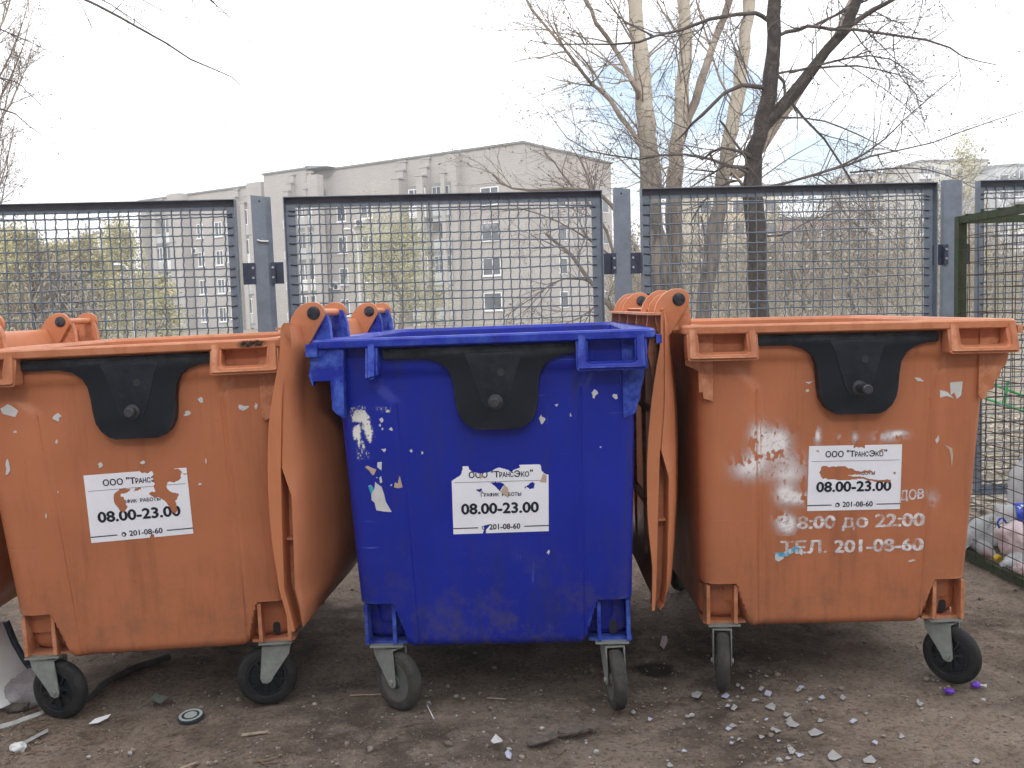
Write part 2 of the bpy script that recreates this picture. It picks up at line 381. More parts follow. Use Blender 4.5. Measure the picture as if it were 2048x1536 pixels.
def groundmat():
    m, n, l, b, o = newmat('dirt')
    v = nmap(n, l)
    big = nnoise(n, l, 1.1, 6, .62, v); mid = nnoise(n, l, 7, 6, .68, v); fine = nnoise(n, l, 60, 5, .7, v); grit = nnoise(n, l, 240, 3, .7, v)
    c = nmix(n, l, nramp(n, l, big, [(.40, 0.), (.60, 1.)]), (.082, .062, .049), (.235, .186, .147))
    c = nmix(n, l, nramp(n, l, mid, [(.45, .0), (.66, .8)]), c, (.29, .236, .193))
    c = nmix(n, l, nramp(n, l, fine, [(.32, .75), (.52, 0.)]), c, (.060, .045, .038))
    c = nmix(n, l, nramp(n, l, grit, [(.62, 0.), (.74, .75)]), c, (.40, .355, .315))
    vo = n.new('ShaderNodeTexVoronoi'); vo.inputs['Scale'].default_value = 55; l.new(v, vo.inputs['Vector'])
    sp = nmath(n, l, 'MULTIPLY', nramp(n, l, vo.outputs['Distance'], [(.10, 1.), (.22, 0.)]), nramp(n, l, nnoise(n, l, 5, 3, .6, v), [(.5, 0.), (.62, .8)]))
    c = nmix(n, l, sp, c, (.42, .38, .34))
    # oil-dark stain between the bins
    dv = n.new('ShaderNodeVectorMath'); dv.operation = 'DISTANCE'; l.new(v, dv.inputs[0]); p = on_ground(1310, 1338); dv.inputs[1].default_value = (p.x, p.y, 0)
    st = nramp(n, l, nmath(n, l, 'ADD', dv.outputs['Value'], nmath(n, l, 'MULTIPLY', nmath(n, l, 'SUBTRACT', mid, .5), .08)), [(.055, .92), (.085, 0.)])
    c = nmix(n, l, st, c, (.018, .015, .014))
    # dry leaves and pale grass beyond the fence
    sx = n.new('ShaderNodeSeparateXYZ'); l.new(v, sx.inputs[0])
    far = n.new('ShaderNodeMapRange'); far.inputs['From Min'].default_value = 5.3; far.inputs['From Max'].default_value = 6.3; l.new(sx.outputs['Y'], far.inputs['Value'])
    lit = nmix(n, l, nramp(n, l, nnoise(n, l, 14, 5, .75, v), [(.4, 0.), (.6, 1.)]), (.12, .10, .07), (.34, .30, .24))
    c = nmix(n, l, far.outputs[0], c, lit)
    l.new(c, b.inputs['Base Color']); b.inputs['Roughness'].default_value = .95; b.inputs['Specular IOR Level'].default_value = .2
    h = nmath(n, l, 'ADD', nmath(n, l, 'MULTIPLY', mid, 2.2), nmath(n, l, 'ADD', nmath(n, l, 'MULTIPLY', fine, .8), nmath(n, l, 'MULTIPLY', grit, .35)))
    nbump(n, l, b, h, .75, .012)
groundmat()
def alphamat(name, col, rough=.6, w0=.36, w1=.56, lo=.25):        # paint whose cover is stored on the mesh
    m, n, l, b, o = newmat(name)
    a = n.new('ShaderNodeAttribute'); a.attribute_name = 'cover'
    v = nmap(n, l)
    wear = nramp(n, l, nnoise(n, l, 70, 5, .75, v), [(w0, lo), (w1, 1.)])
    tr = n.new('ShaderNodeBsdfTransparent'); mxs = n.new('ShaderNodeMixShader')
    l.new(nmath(n, l, 'MULTIPLY', a.outputs['Fac'], wear), mxs.inputs[0]); l.new(tr.outputs[0], mxs.inputs[1]); l.new(b.outputs[0], mxs.inputs[2])
    l.new(mxs.outputs[0], o.inputs[0]); b.inputs['Base Color'].default_value = (*col, 1); b.inputs['Roughness'].default_value = rough
alphamat('spray_white', (.86, .80, .80), .6, .30, .50, .5); alphamat('paint_white', (.78, .77, .74), .6, .3, .42, .6); alphamat('soot', (.008, .007, .007), .8)

# ------------------------------------------------------------------ ground
def build_ground():
    def axis(lo, hi, step, far_lo, far_hi):
        a = list(np.arange(lo, hi + 1e-6, step)); s = step
        b = []; x = hi
        while x < far_hi: s *= 1.35; x += s; b.append(x)
        s = step; c = []; x = lo
        while x > far_lo: s *= 1.35; x -= s; c.append(x)
        return c[::-1] + a + b
    xs = axis(-2.3, 2.5, .02, -420, 420); ys = axis(2.4, 4.9, .02, -60, 620)
    nx, ny = len(xs), len(ys); vs = []
    for y in ys:
        for x in xs:
            h = .007 * mnoise.noise((x*2.1, y*2.1, 0)) + .0055 * mnoise.noise((x*9, y*9, 3)) + .0045*mnoise.noise((x*17, y*17, 6)) + .0035*max(0, mnoise.noise((x*31, y*31, 2))) - .005
            if y > 8: h += .10 * mnoise.noise((x*.2, y*.2, 7)) * min(1, (y-8)/6)
            vs.append((x, y, h))
    fs = [(j*nx+i, j*nx+i+1, (j+1)*nx+i+1, (j+1)*nx+i) for j in range(ny-1) for i in range(nx-1)]
    me = bpy.data.meshes.new('ground'); me.from_pydata(vs, [], fs); me.shade_smooth()
    tag(link('ground', me, MATS['dirt']), kind='structure')
build_ground()

# ------------------------------------------------------------------ wheeled bins
def interp(pts, z):
    pts = sorted(pts); 
    if z <= pts[0][0]: return pts[0][1]
    for (a, b), (c, d) in zip(pts, pts[1:]):
        if z <= c: return b + (d - b) * (z - a) / (c - a)
    return pts[-1][1]
def sstep(a, b, x):
    t = max(0., min(1., (x - a) / (b - a))); return t*t*(3-2*t)
ZB = .230
SK = 0.                                   # how far the foot of a container has drifted sideways
def skew(z): return SK * max(0., (1.2 - z) / .86)
def b_ul(z): return -.444 - (z - .27) / .93 * .044 + skew(z)
def b_ur(z): return .452 + (z - .27) / .93 * .034 + skew(z)
def b_vf(z): return .050 + (1.2 - z) * .035
def groove(u, z):
    gl = interp([(.25, -.245), (.36, -.25), (1.04, -.28), (1.12, -.36), (1.3, -.36)], z)
    gr = interp([(.25, .288), (.3, .29), (1.07, .303), (1.13, .335), (1.3, .335)], z)
    gl += skew(z); gr += skew(z)
    top = 1 - sstep(1.12, 1.15, z)
    return .014 * sstep(gl - .004, gl + .008, u) * (1 - sstep(gr - .008, gr + .004, u)) * top + .010 * (math.exp(-((u - gl + .008)/.008)**2) + math.exp(-((u - gr - .008)/.008)**2)) * top
def pocket(u, z):
    if z > .38: return 0.
    u = u - skew(z)
    e1 = interp([(.25, -.290), (.365, -.332)], z); e2 = interp([(.25, .300), (.365, .338)], z)
    return .050 * (1 - sstep(.358, .370, z)) * max(1 - sstep(e1 - .014, e1, u), sstep(e2, e2 + .014, u))
def front(u, z): return b_vf(z) + groove(u, z)
NF, NA, NS, NB = 120, 5, 9, 12
def ring(ul, ur, vf, vb, r):
    P = []
    for i in range(NF): P.append((ul + r + (ur - ul - 2*r) * i / (NF - 1), vf))
    def arc(cx, cy, a0):
        for k in range(1, NA + 1):
            a = a0 + k / (NA + 1) * math.pi / 2; P.append((cx + r*math.cos(a), cy + r*math.sin(a)))
    arc(ur - r, vf + r, -math.pi/2)
    for i in range(NS): P.append((ur, vf + r + (vb - vf - 2*r) * i / (NS - 1)))
    arc(ur - r, vb - r, 0)
    for i in range(NB): P.append((ur - r - (ur - ul - 2*r) * i / (NB - 1), vb))
    arc(ul + r, vb - r, math.pi/2)
    for i in range(NS): P.append((ul, vb - r - (vb - vf - 2*r) * i / (NS - 1)))
    arc(ul + r, vf + r, math.pi)
    return P
def fillet(poly, r, n=4):
    out = []; m = len(poly)
    for i in range(m):
        p0, p1, p2 = Vector(poly[i-1]), Vector(poly[i]), Vector(poly[(i+1) % m])
        a = (p0 - p1); b = (p2 - p1); rr = min(r, a.length*.45, b.length*.45)
        a = p1 + a.normalized()*rr; b = p1 + b.normalized()*rr
        for k in range(n+1):
            t = k/n; out.append(tuple(a*(1-t)**2 + p1*2*t*(1-t) + b*t*t))
    return out

def bin_body(root, mat, handles, jag_left, wide_right=True):
    rows = []
    def bodyring(z, inset=0.):
        P = ring(b_ul(z) + inset, b_ur(z) - inset, b_vf(z) + inset, 1.31 - (1.2 - z)*.03 - inset, .055)
        out = []
        for k, (u, v) in enumerate(P):
            d = 0.
            if k < NF or v < b_vf(z) + .07:
                d = (groove(u, z) if k < NF else 0.) + pocket(u, z)
            dip = .019 * sstep(-.305, -.265, u - SK) * (1 - sstep(.275, .315, u - SK)) * (1 - sstep(ZB + .02, ZB + .10, z))
            out.append((u, v + d, z - dip))
        return out
    for z, i in ((ZB, .035), (ZB + .005, .018), (ZB + .014, .007), (ZB + .026, .001)): rows.append(bodyring(z, i))
    zz = list(np.arange(ZB + .034, .40, .009)) + list(np.arange(.40, 1.0, .03)) + list(np.arange(1.0, 1.17, .012)) + [1.19, 1.222]
    for z in zz: rows.append(bodyring(z))
    fl = lambda z, i=0.: [(u, v, z) for u, v in ring(-.545 + i, .545 - i, 0. + i, 1.36 - i, .03)]
    rows += [fl(1.222, .004), fl(1.226), fl(1.246), fl(1.252, .006)]
    rows.append([(u, v, 1.252) for u, v in ring(-.478, .478, .052, 1.308, .05)])
    rows.append([(u, v, 1.240) for u, v in ring(-.468, .468, .062, 1.298, .05)])
    rows.append([(u, v, .30) for u, v in ring(-.41, .41, .12, 1.24, .05)])
    n = len(rows[0]); mb = MB()
    vs = [p for r in rows for p in r]
    fs = [(j*n+i, j*n+(i+1) % n, (j+1)*n+(i+1) % n, (j+1)*n+i) for j in range(len(rows)-1) for i in range(n)]
    fs.append(tuple(range(n-1, -1, -1))); fs.append(tuple((len(rows)-1)*n + i for i in range(n)))
    mb.add(vs, fs)
    # fins of the castor pockets, front and back
    for uf in (-.428 + SK, -.334 + SK, .344 + SK, .440 + SK):
        vf = b_vf(.3)
        mb.prism([(uf-.006, ZB), (uf+.006, ZB), (uf+.006, .364), (uf-.006, .364)], vf + .006, vf + .075)
        mb.box(uf-.006, uf+.006, 1.28 - .02, 1.287, ZB, .36)
    mb.box(-.44 + SK, -.295 + SK, b_vf(.3)+.03, .22, ZB-.006, ZB+.004); mb.box(.31 + SK, .452 + SK, b_vf(.3)+.03, .22, ZB-.006, ZB+.004)
    mb.box(.01, .028, .15, .19, ZB-.016, ZB); mb.box(.045, .062, .15, .19, ZB-.016, ZB); mb.box(-.16, -.06, .16, .2, ZB-.01, ZB)
    # corner gussets under the rim, their edges broken
    if not wide_right: mb.prism([(.44, 1.222), (.53, 1.222), (.512, 1.14), (.508, 1.10), (.497, 1.06), (.492, 1.03), (.484, 1.01), (.478, .985), (.44, .97)], .050, .058)
    else: mb.prism([(.44, 1.222), (.538, 1.222), (.536, 1.13), (.528, 1.10), (.512, 1.085), (.508, 1.06), (.492, 1.045), (.488, 1.02), (.470, 1.015), (.466, .992), (.452, .985), (.44, 1.0)], .046, .056)
    if jag_left:
        mb.prism([(-.552, 1.222), (-.549, 1.17), (-.556, 1.14), (-.545, 1.105), (-.541, 1.121), (-.487, 1.121), (-.486, 1.03), (-.47, 1.012), (-.45, 1.0), (-.44, 1.222)], .012, .052)
        mb.box(-.556, -.52, -.012, .012, 1.200, 1.240)
    else:
        mb.prism([(-.44, 1.222), (-.535, 1.222), (-.53, 1.12), (-.505, 1.11), (-.488, 1.10), (-.486, 1.03), (-.474, 1.03), (-.472, 1.01), (-.44, 1.0)], .046, .056)
    # clips on the ends of the rim
    mb.box(.545, .562, .01, .06, 1.205, 1.232); mb.box(-.565, -.545, .20, .30, 1.222, 1.236)
    # hinge tabs
    for v0, sgn in ((.100, 1), (.372, -1), (.978, 1), (1.242, -1)):
        mb.prism([(-.500, 1.25), (-.503, 1.30), (-.520, 1.345), (-.56, 1.345), (-.605, 1.25)], v0, v0 + .008)
        v1, v2 = (v0 + .008, v0 + .03) if sgn > 0 else (v0 - .022, v0)
        mb.prism([(-.500, 1.25), (-.503, 1.30), (-.512, 1.33), (-.519, 1.33), (-.512, 1.25)], v1, v2)
        mb.box(-.61, -.545, v0 - .02, v0 + .03, 1.236, 1.250)
    body = mb.build('body', mat, root, smooth=34)
    # grab handles
    for (a, b_, z0, kind) in handles:
        lw, bar = .036, .026
        if kind == 'full':
            poly = fillet([(a, 1.250), (a, z0), (b_, z0), (b_, 1.250), (b_ - lw, 1.250), (b_ - lw, z0 + bar), (a + lw, z0 + bar), (a + lw, 1.250)], .012, 3)
        else:
            poly = [(a, 1.250), (a, z0 + .01), (a + .008, z0), (b_, z0 + .006), (b_, 1.250)]
        h = MB().prism(poly, -.026, .05); me = h.me('handle')
        bm = bmesh.new(); bm.from_mesh(me)
        for v in bm.verts:
            if v.co.y < 0: v.co.y = -.026 + .030 * sstep(1.165, 1.252, v.co.z)
        es = [e for e in bm.edges if len(e.link_faces) == 2 and e.calc_face_angle(0) > R_(40)]
        bmesh.ops.bevel(bm, geom=es, offset=.009, segments=3, affect='EDGES', clamp_overlap=True)
        bm.to_mesh(me); bm.free()
        hd = link('handle', me, mat, root, 40)
        if kind != 'full': hd['label'] = 'snapped stub of a broken handle'
    # keyhole slot in the right castor pocket
    MB().prism(fillet([(.378 + SK, .240), (.402 + SK, .240), (.402 + SK, .284), (.378 + SK, .284)], .011), b_vf(.28)+.0465, b_vf(.28)+.0485).build('slot', MATS['dark_opening'], root)
    return body

def trunnion(root, pin_len):
    P = [(-.320, 1.215), (.300, 1.215), (.300, 1.181), (.262, 1.179), (.222, 1.168), (.194, 1.147), (.179, 1.118), (.173, 1.080), (.170, 1.035), (.164, 1.002), (.149, .974), (.127, .955), (.108, .947),
         (-.028, .947), (-.048, .955), (-.071, .974), (-.087, 1.002), (-.093, 1.035), (-.097, 1.080), (-.103, 1.118), (-.118, 1.147), (-.146, 1.168), (-.186, 1.179), (-.320, 1.181)]
    p = MB().prism(P, .032, .080).build('trunnion_plate', MATS['black_plastic'], root, smooth=30, bevel=.006)
    MB().prism(fillet([(-.062, 1.192), (.132, 1.192), (.116, 1.165), (.080, 1.045), (.062, 1.012), (.006, 1.012), (-.010, 1.045), (-.046, 1.165)], .014), .0290, .0365).build('steel_insert', MATS['steel_plate'], p, smooth=30, bevel=.002)
    MB().lathe([(.0, .0275), (.011, .0275), (.0125, .0283)], 20, 'y', (.056, 0, 1.128)).build('bolt_hole', MATS['dark_opening'], p)
    MB().lathe([(.0, -pin_len), (.013, -pin_len), (.0165, -pin_len + .004), (.0165, -pin_len*.45), (.0145, -pin_len*.4), (.0145, .020), (.024, .022), (.024, .030)], 24, 'y', (.036, 0, 1.036)).build('trunnion_pin', MATS['pin_steel'], p, smooth=40)

PINU, PINZ = -.546, 1.338
def lid(root, mat, bulge, top_seen):
    U_b = [(.31, -.656), (.44, -.653), (.47, -.653), (.54, -.661), (.64, -.668), (.78, -.668), (.88, -.663), (1.01, -.651), (1.14, -.630), (1.19, -.620), (1.24, -.618), (1.29, -.617), (1.303, -.613), (1.31, -.606)]
    U_c = [(.31, -.646), (.372, -.641), (.676, -.631), (.845, -.624), (1.0, -.612), (1.28, -.610), (1.303, -.608), (1.31, -.605)]
    U_r = [(.31, -.628), (.325, -.614), (.388, -.605), (.61, -.597), (.756, -.595), (.845, -.619), (1.0, -.606), (1.28, -.604), (1.303, -.6075), (1.31, -.6045)]
    U_d = [(.31, -.626), (.325, -.610), (.37, -.587), (.396, -.576), (.506, -.566), (.675, -.556), (.84, -.554), (1.0, -.558), (1.1, -.566), (1.238, -.578), (1.27, -.585), (1.292, -.592), (1.304, -.598), (1.31, -.604)]
    zs = [1.31, 1.306, 1.300, 1.29, 1.275, 1.25, 1.22, 1.18, 1.13, 1.08, 1.02, .96, .90, .86, .845, .82, .79, .756, .72, .67, .61, .55, .50, .45, .42, .396, .38, .36, .34, .325, .316, .31]
    cols = 11; L = 1.36
    vs = []
    for z in zs:
        b, c, r, d = interp(U_b, z), interp(U_c, z), interp(U_r, z), interp(U_d, z)
        sl = .085 if z < .84 else (.012 if z < 1.27 else .0045)
        half = [(b, 0.), (c, .004), (c + .001, sl), (r - .0005, sl), (r, .005)]
        for w, v in ((.30, .014), (.58, .032), (.80, .056), (.93, .082), (1.0, .11)): half.append((r + (d - r)*w, v))
        cw = (.040 + bulge) * (1 - sstep(1.12, 1.23, z)) * sstep(.33, .48, z)
        half.append((d + cw*.62, .20)); half.append((d + cw, .34)); mid = [(d + cw + .006, L*.5)]
        row = half + mid + [(u, L - v) for u, v in half[::-1]]
        kb = bulge/.036 * interp([(.31, 0.), (.45, -.034), (.6, -.036), (1.0, -.038), (1.24, -.022), (1.31, -.016)], z)
        kd = kb * (1 - sstep(1.05, 1.26, z))
        vs += [(u + (kb if min(v, L - v) < .006 and q not in (4, len(row) - 5) or min(v, L - v) > .0 and z < .84 and q in (2, 3, len(row)-3, len(row)-4) else kd), v, z) for q, (u, v) in enumerate(row)]
    n = len(row); m = len(zs)
    fs = [(j*n+i, j*n+i+1, (j+1)*n+i+1, (j+1)*n+i) for j in range(m-1) for i in range(n-1)]
    # wall thickness: an inner skin, moved in from the ends and under the dome
    N_ = n*m; inner = [(u - .005*(.25 + .75*sstep(.0, .09, min(v, L - v))) + .001, v + (.005 if v < L/2 else -.005)*(1 - sstep(.05, .13, min(v, L - v))), z - (.004 if z > 1.30 else 0)) for u, v, z in vs]
    fi = [tuple(q + N_ for q in f[::-1]) for f in fs]
    loop = [i for i in range(n)] + [j*n + n-1 for j in range(1, m)] + [(m-1)*n + i for i in range(n-2, -1, -1)] + [j*n for j in range(m-2, 0, -1)]
    st = [(loop[k], loop[(k+1) % len(loop)], loop[(k+1) % len(loop)] + N_, loop[k] + N_) for k in range(len(loop))]
    me = MB().add(vs + inner, fs + fi + st).me('lid')
    lo = link('lid', me, mat, root, 32)
    # stiffening ribs moulded on the underside
    rb = MB()
    rb.box(-.655, -.606, .012, L - .012, 1.288, 1.296)
    for v in (.13, .40, .66, .94, 1.22):
        rb.prism([(-.640, 1.288), (-.608, 1.288), (-.612 - bulge, 1.05), (-.612 - bulge, .40), (-.620 - bulge, .40), (-.630 - bulge, 1.10), (-.652, 1.20)], v, v + .010)
    for z in (.95, .60): rb.box(-.632 - bulge, -.600 - bulge, .05, L - .05, z, z + .008)
    rb.build('underside_ribs', mat, lo, smooth=30)
    def armpoly():
        P = [(-.628, 1.300), (-.620, 1.326), (-.604, 1.349), (-.584, 1.366), (-.566, 1.373)]
        for k in range(9):
            a = R_(95 - k*17); P.append((PINU + .036*math.cos(a), PINZ + .036*math.sin(a)))
        return P + [(-.582, 1.212), (-.596, 1.20), (-.612, 1.22)]
    for v0 in (.074, .385, .953, 1.255):
        a = MB().prism(armpoly(), v0, v0 + .016).build('hinge_arm', mat, lo, smooth=30, bevel=.003)
        if v0 in (.074, .953):
            MB().lathe([(0, -.006), (.017, -.006), (.0205, -.004), (.0215, 0), (.0215, .004)], 28, 'y', (PINU, v0, PINZ)).build('hinge_cap', MATS['black_plastic'], a, smooth=40)
    for v0 in (.215, 1.10):
        MB().prism([(-.628, 1.29), (-.620, 1.326), (-.600, 1.351), (-.572, 1.360), (-.562, 1.33), (-.588, 1.23), (-.612, 1.22)], v0, v0 + .010).build('hinge_rib', mat, lo, smooth=30, bevel=.002)
    for a, b in ((.09, .385), (.969, 1.255)):
        MB().lathe([(.014, a), (.014, b)], 18, 'y', (PINU, 0, PINZ)).build('hinge_pin', mat, lo, smooth=40)
    return lo

def caster(root, u, v, ang, tyre, rim, flat_rim=False):
    ca, sa = math.cos(ang), math.sin(ang)
    fr = bpy.data.objects.new('caster', None)
    e, zw, R, w = .042, .100, .1005, .044
    def tr(d, s, z): return (u + d*ca - s*sa, v + d*sa + s*ca, z)      # d along the trail, s across
    mb = MB()
    mb.box(u - .055, u + .055, v - .048, v + .048, .2195, .2255)
    c = MB().lathe([(.0, .2195), (.034, .2195), (.036, .211), (.028, .207), (.0, .207)], 20, 'z'); mb.add([(p[0]+u, p[1]+v, p[2]) for p in c.v], c.f)
    for s0 in (-1, 1):
        prof = [(-.044, .212), (.050, .212), (e + .020, .10), (e + .014, .086), (e, .082), (e - .014, .088), (e - .024, .105), (-.038, .18)]
        s_in, s_out = s0*(w/2 + .006), s0*(w/2 + .0105)
        n = len(prof); vs = [tr(d, s_in, z) for d, z in prof] + [tr(d, s_out, z) for d, z in prof]
        mb.add(vs, [tuple(range(n)), tuple(range(2*n-1, n-1, -1))] + [(i, n+i, n+(i+1) % n, (i+1) % n) for i in range(n)])
        c = MB().lathe([(.0, s0*(w/2+.016)), (.008, s0*(w/2+.016)), (.009, s0*(w/2+.010))], 10, 'y'); mb.add([tr(p[0]+e, p[1], p[2]+zw) for p in c.v], c.f)
    top = [tr(d, s, z) for z in (.208, .2125) for d, s in ((-.044, -w/2-.0105), (.05, -w/2-.0105), (.05, w/2+.0105), (-.044, w/2+.0105))]
    mb.add(top, [(0,3,2,1), (4,5,6,7), (0,1,5,4), (1,2,6,5), (2,3,7,6), (3,0,4,7)])
    cs = mb.build('caster', MATS['zinc'], root, smooth=35)
    bpy.data.objects.remove(fr)
    t = MB().lathe([(.066, -w/2+.004), (.070, -w/2), (.086, -w/2), (.095, -w/2+.004), (R-.0015, -w/2+.011), (R, 0), (R-.0015, w/2-.011), (.095, w/2-.004), (.086, w/2), (.070, w/2), (.066, w/2-.004), (.066, -w/2+.004)], 44, 'y')
    t.v = [tr(p[0]+e, p[1], p[2]+zw) for p in t.v]; t.build('tyre', tyre, cs, smooth=45)
    r = MB()
    dd = w/2 - (.004 if flat_rim else .013)
    c = MB().lathe([(.0675, -w/2+.003), (.060, -w/2+.002), (.055, -dd), (.024, -dd), (.022, -w/2-.001), (.0, -w/2-.001)], 40, 'y'); r.add(c.v, c.f)
    c = MB().lathe([(.0675, w/2-.003), (.060, w/2-.002), (.055, dd), (.024, dd), (.022, w/2+.001), (.0, w/2+.001)], 40, 'y'); r.add(c.v, c.f)
    if not flat_rim:
        for k in range(8):
            a = k * math.pi / 4 + .2
            for sg in (-1, 1):
                r.obox((.04*math.cos(a), sg*(w/2 - .009), .04*math.sin(a)), (math.cos(a), 0, math.sin(a)), (0, 1, 0), (-math.sin(a), 0, math.cos(a)), .018, .007, .0035)
    r.v = [tr(p[0]+e, p[1], p[2]+zw) for p in r.v]; r.build('wheel_rim', rim, cs, smooth=35)
    return cs

# text as flat meshes ------------------------------------------------
def text_mesh(body, size, offset=0., maxlen=.004):
    cu = bpy.data.curves.new('txt', 'FONT'); cu.body = body; cu.size = size; cu.offset = offset * size; cu.resolution_u = 4
    o = bpy.data.objects.new('txt', cu); C.objects.link(o)
    dg = bpy.context.evaluated_depsgraph_get(); me = bpy.data.meshes.new_from_object(o.evaluated_get(dg))
    bpy.data.objects.remove(o); bpy.data.curves.remove(cu)
    bm = bmesh.new(); bm.from_mesh(me); bpy.data.meshes.remove(me)
    bmesh.ops.triangulate(bm, faces=bm.faces)
    for _ in range(4):
        es = [e for e in bm.edges if e.calc_length() > maxlen]
        if not es: break
        bmesh.ops.subdivide_edges(bm, edges=es, cuts=1); bmesh.ops.triangulate(bm, faces=bm.faces)
    bm.verts.ensure_lookup_table(); bm.verts.index_update()
    V = [(v.co.x, v.co.y) for v in bm.verts]; Fc = [tuple(v.index for v in f.verts) for f in bm.faces]; bm.free()
    xs = [p[0] for p in V]; ys = [p[1] for p in V]
    return V, Fc, (min(xs), max(xs), min(ys), max(ys))
def inside(p, poly):
    x, y = p; c = False; j = len(poly) - 1
    for i in range(len(poly)):
        xi, yi = poly[i]; xj, yj = poly[j]
        if (yi > y) != (yj > y) and x < (xj - xi) * (y - yi) / (yj - yi + 1e-12) + xi: c = not c
        j = i
    return c

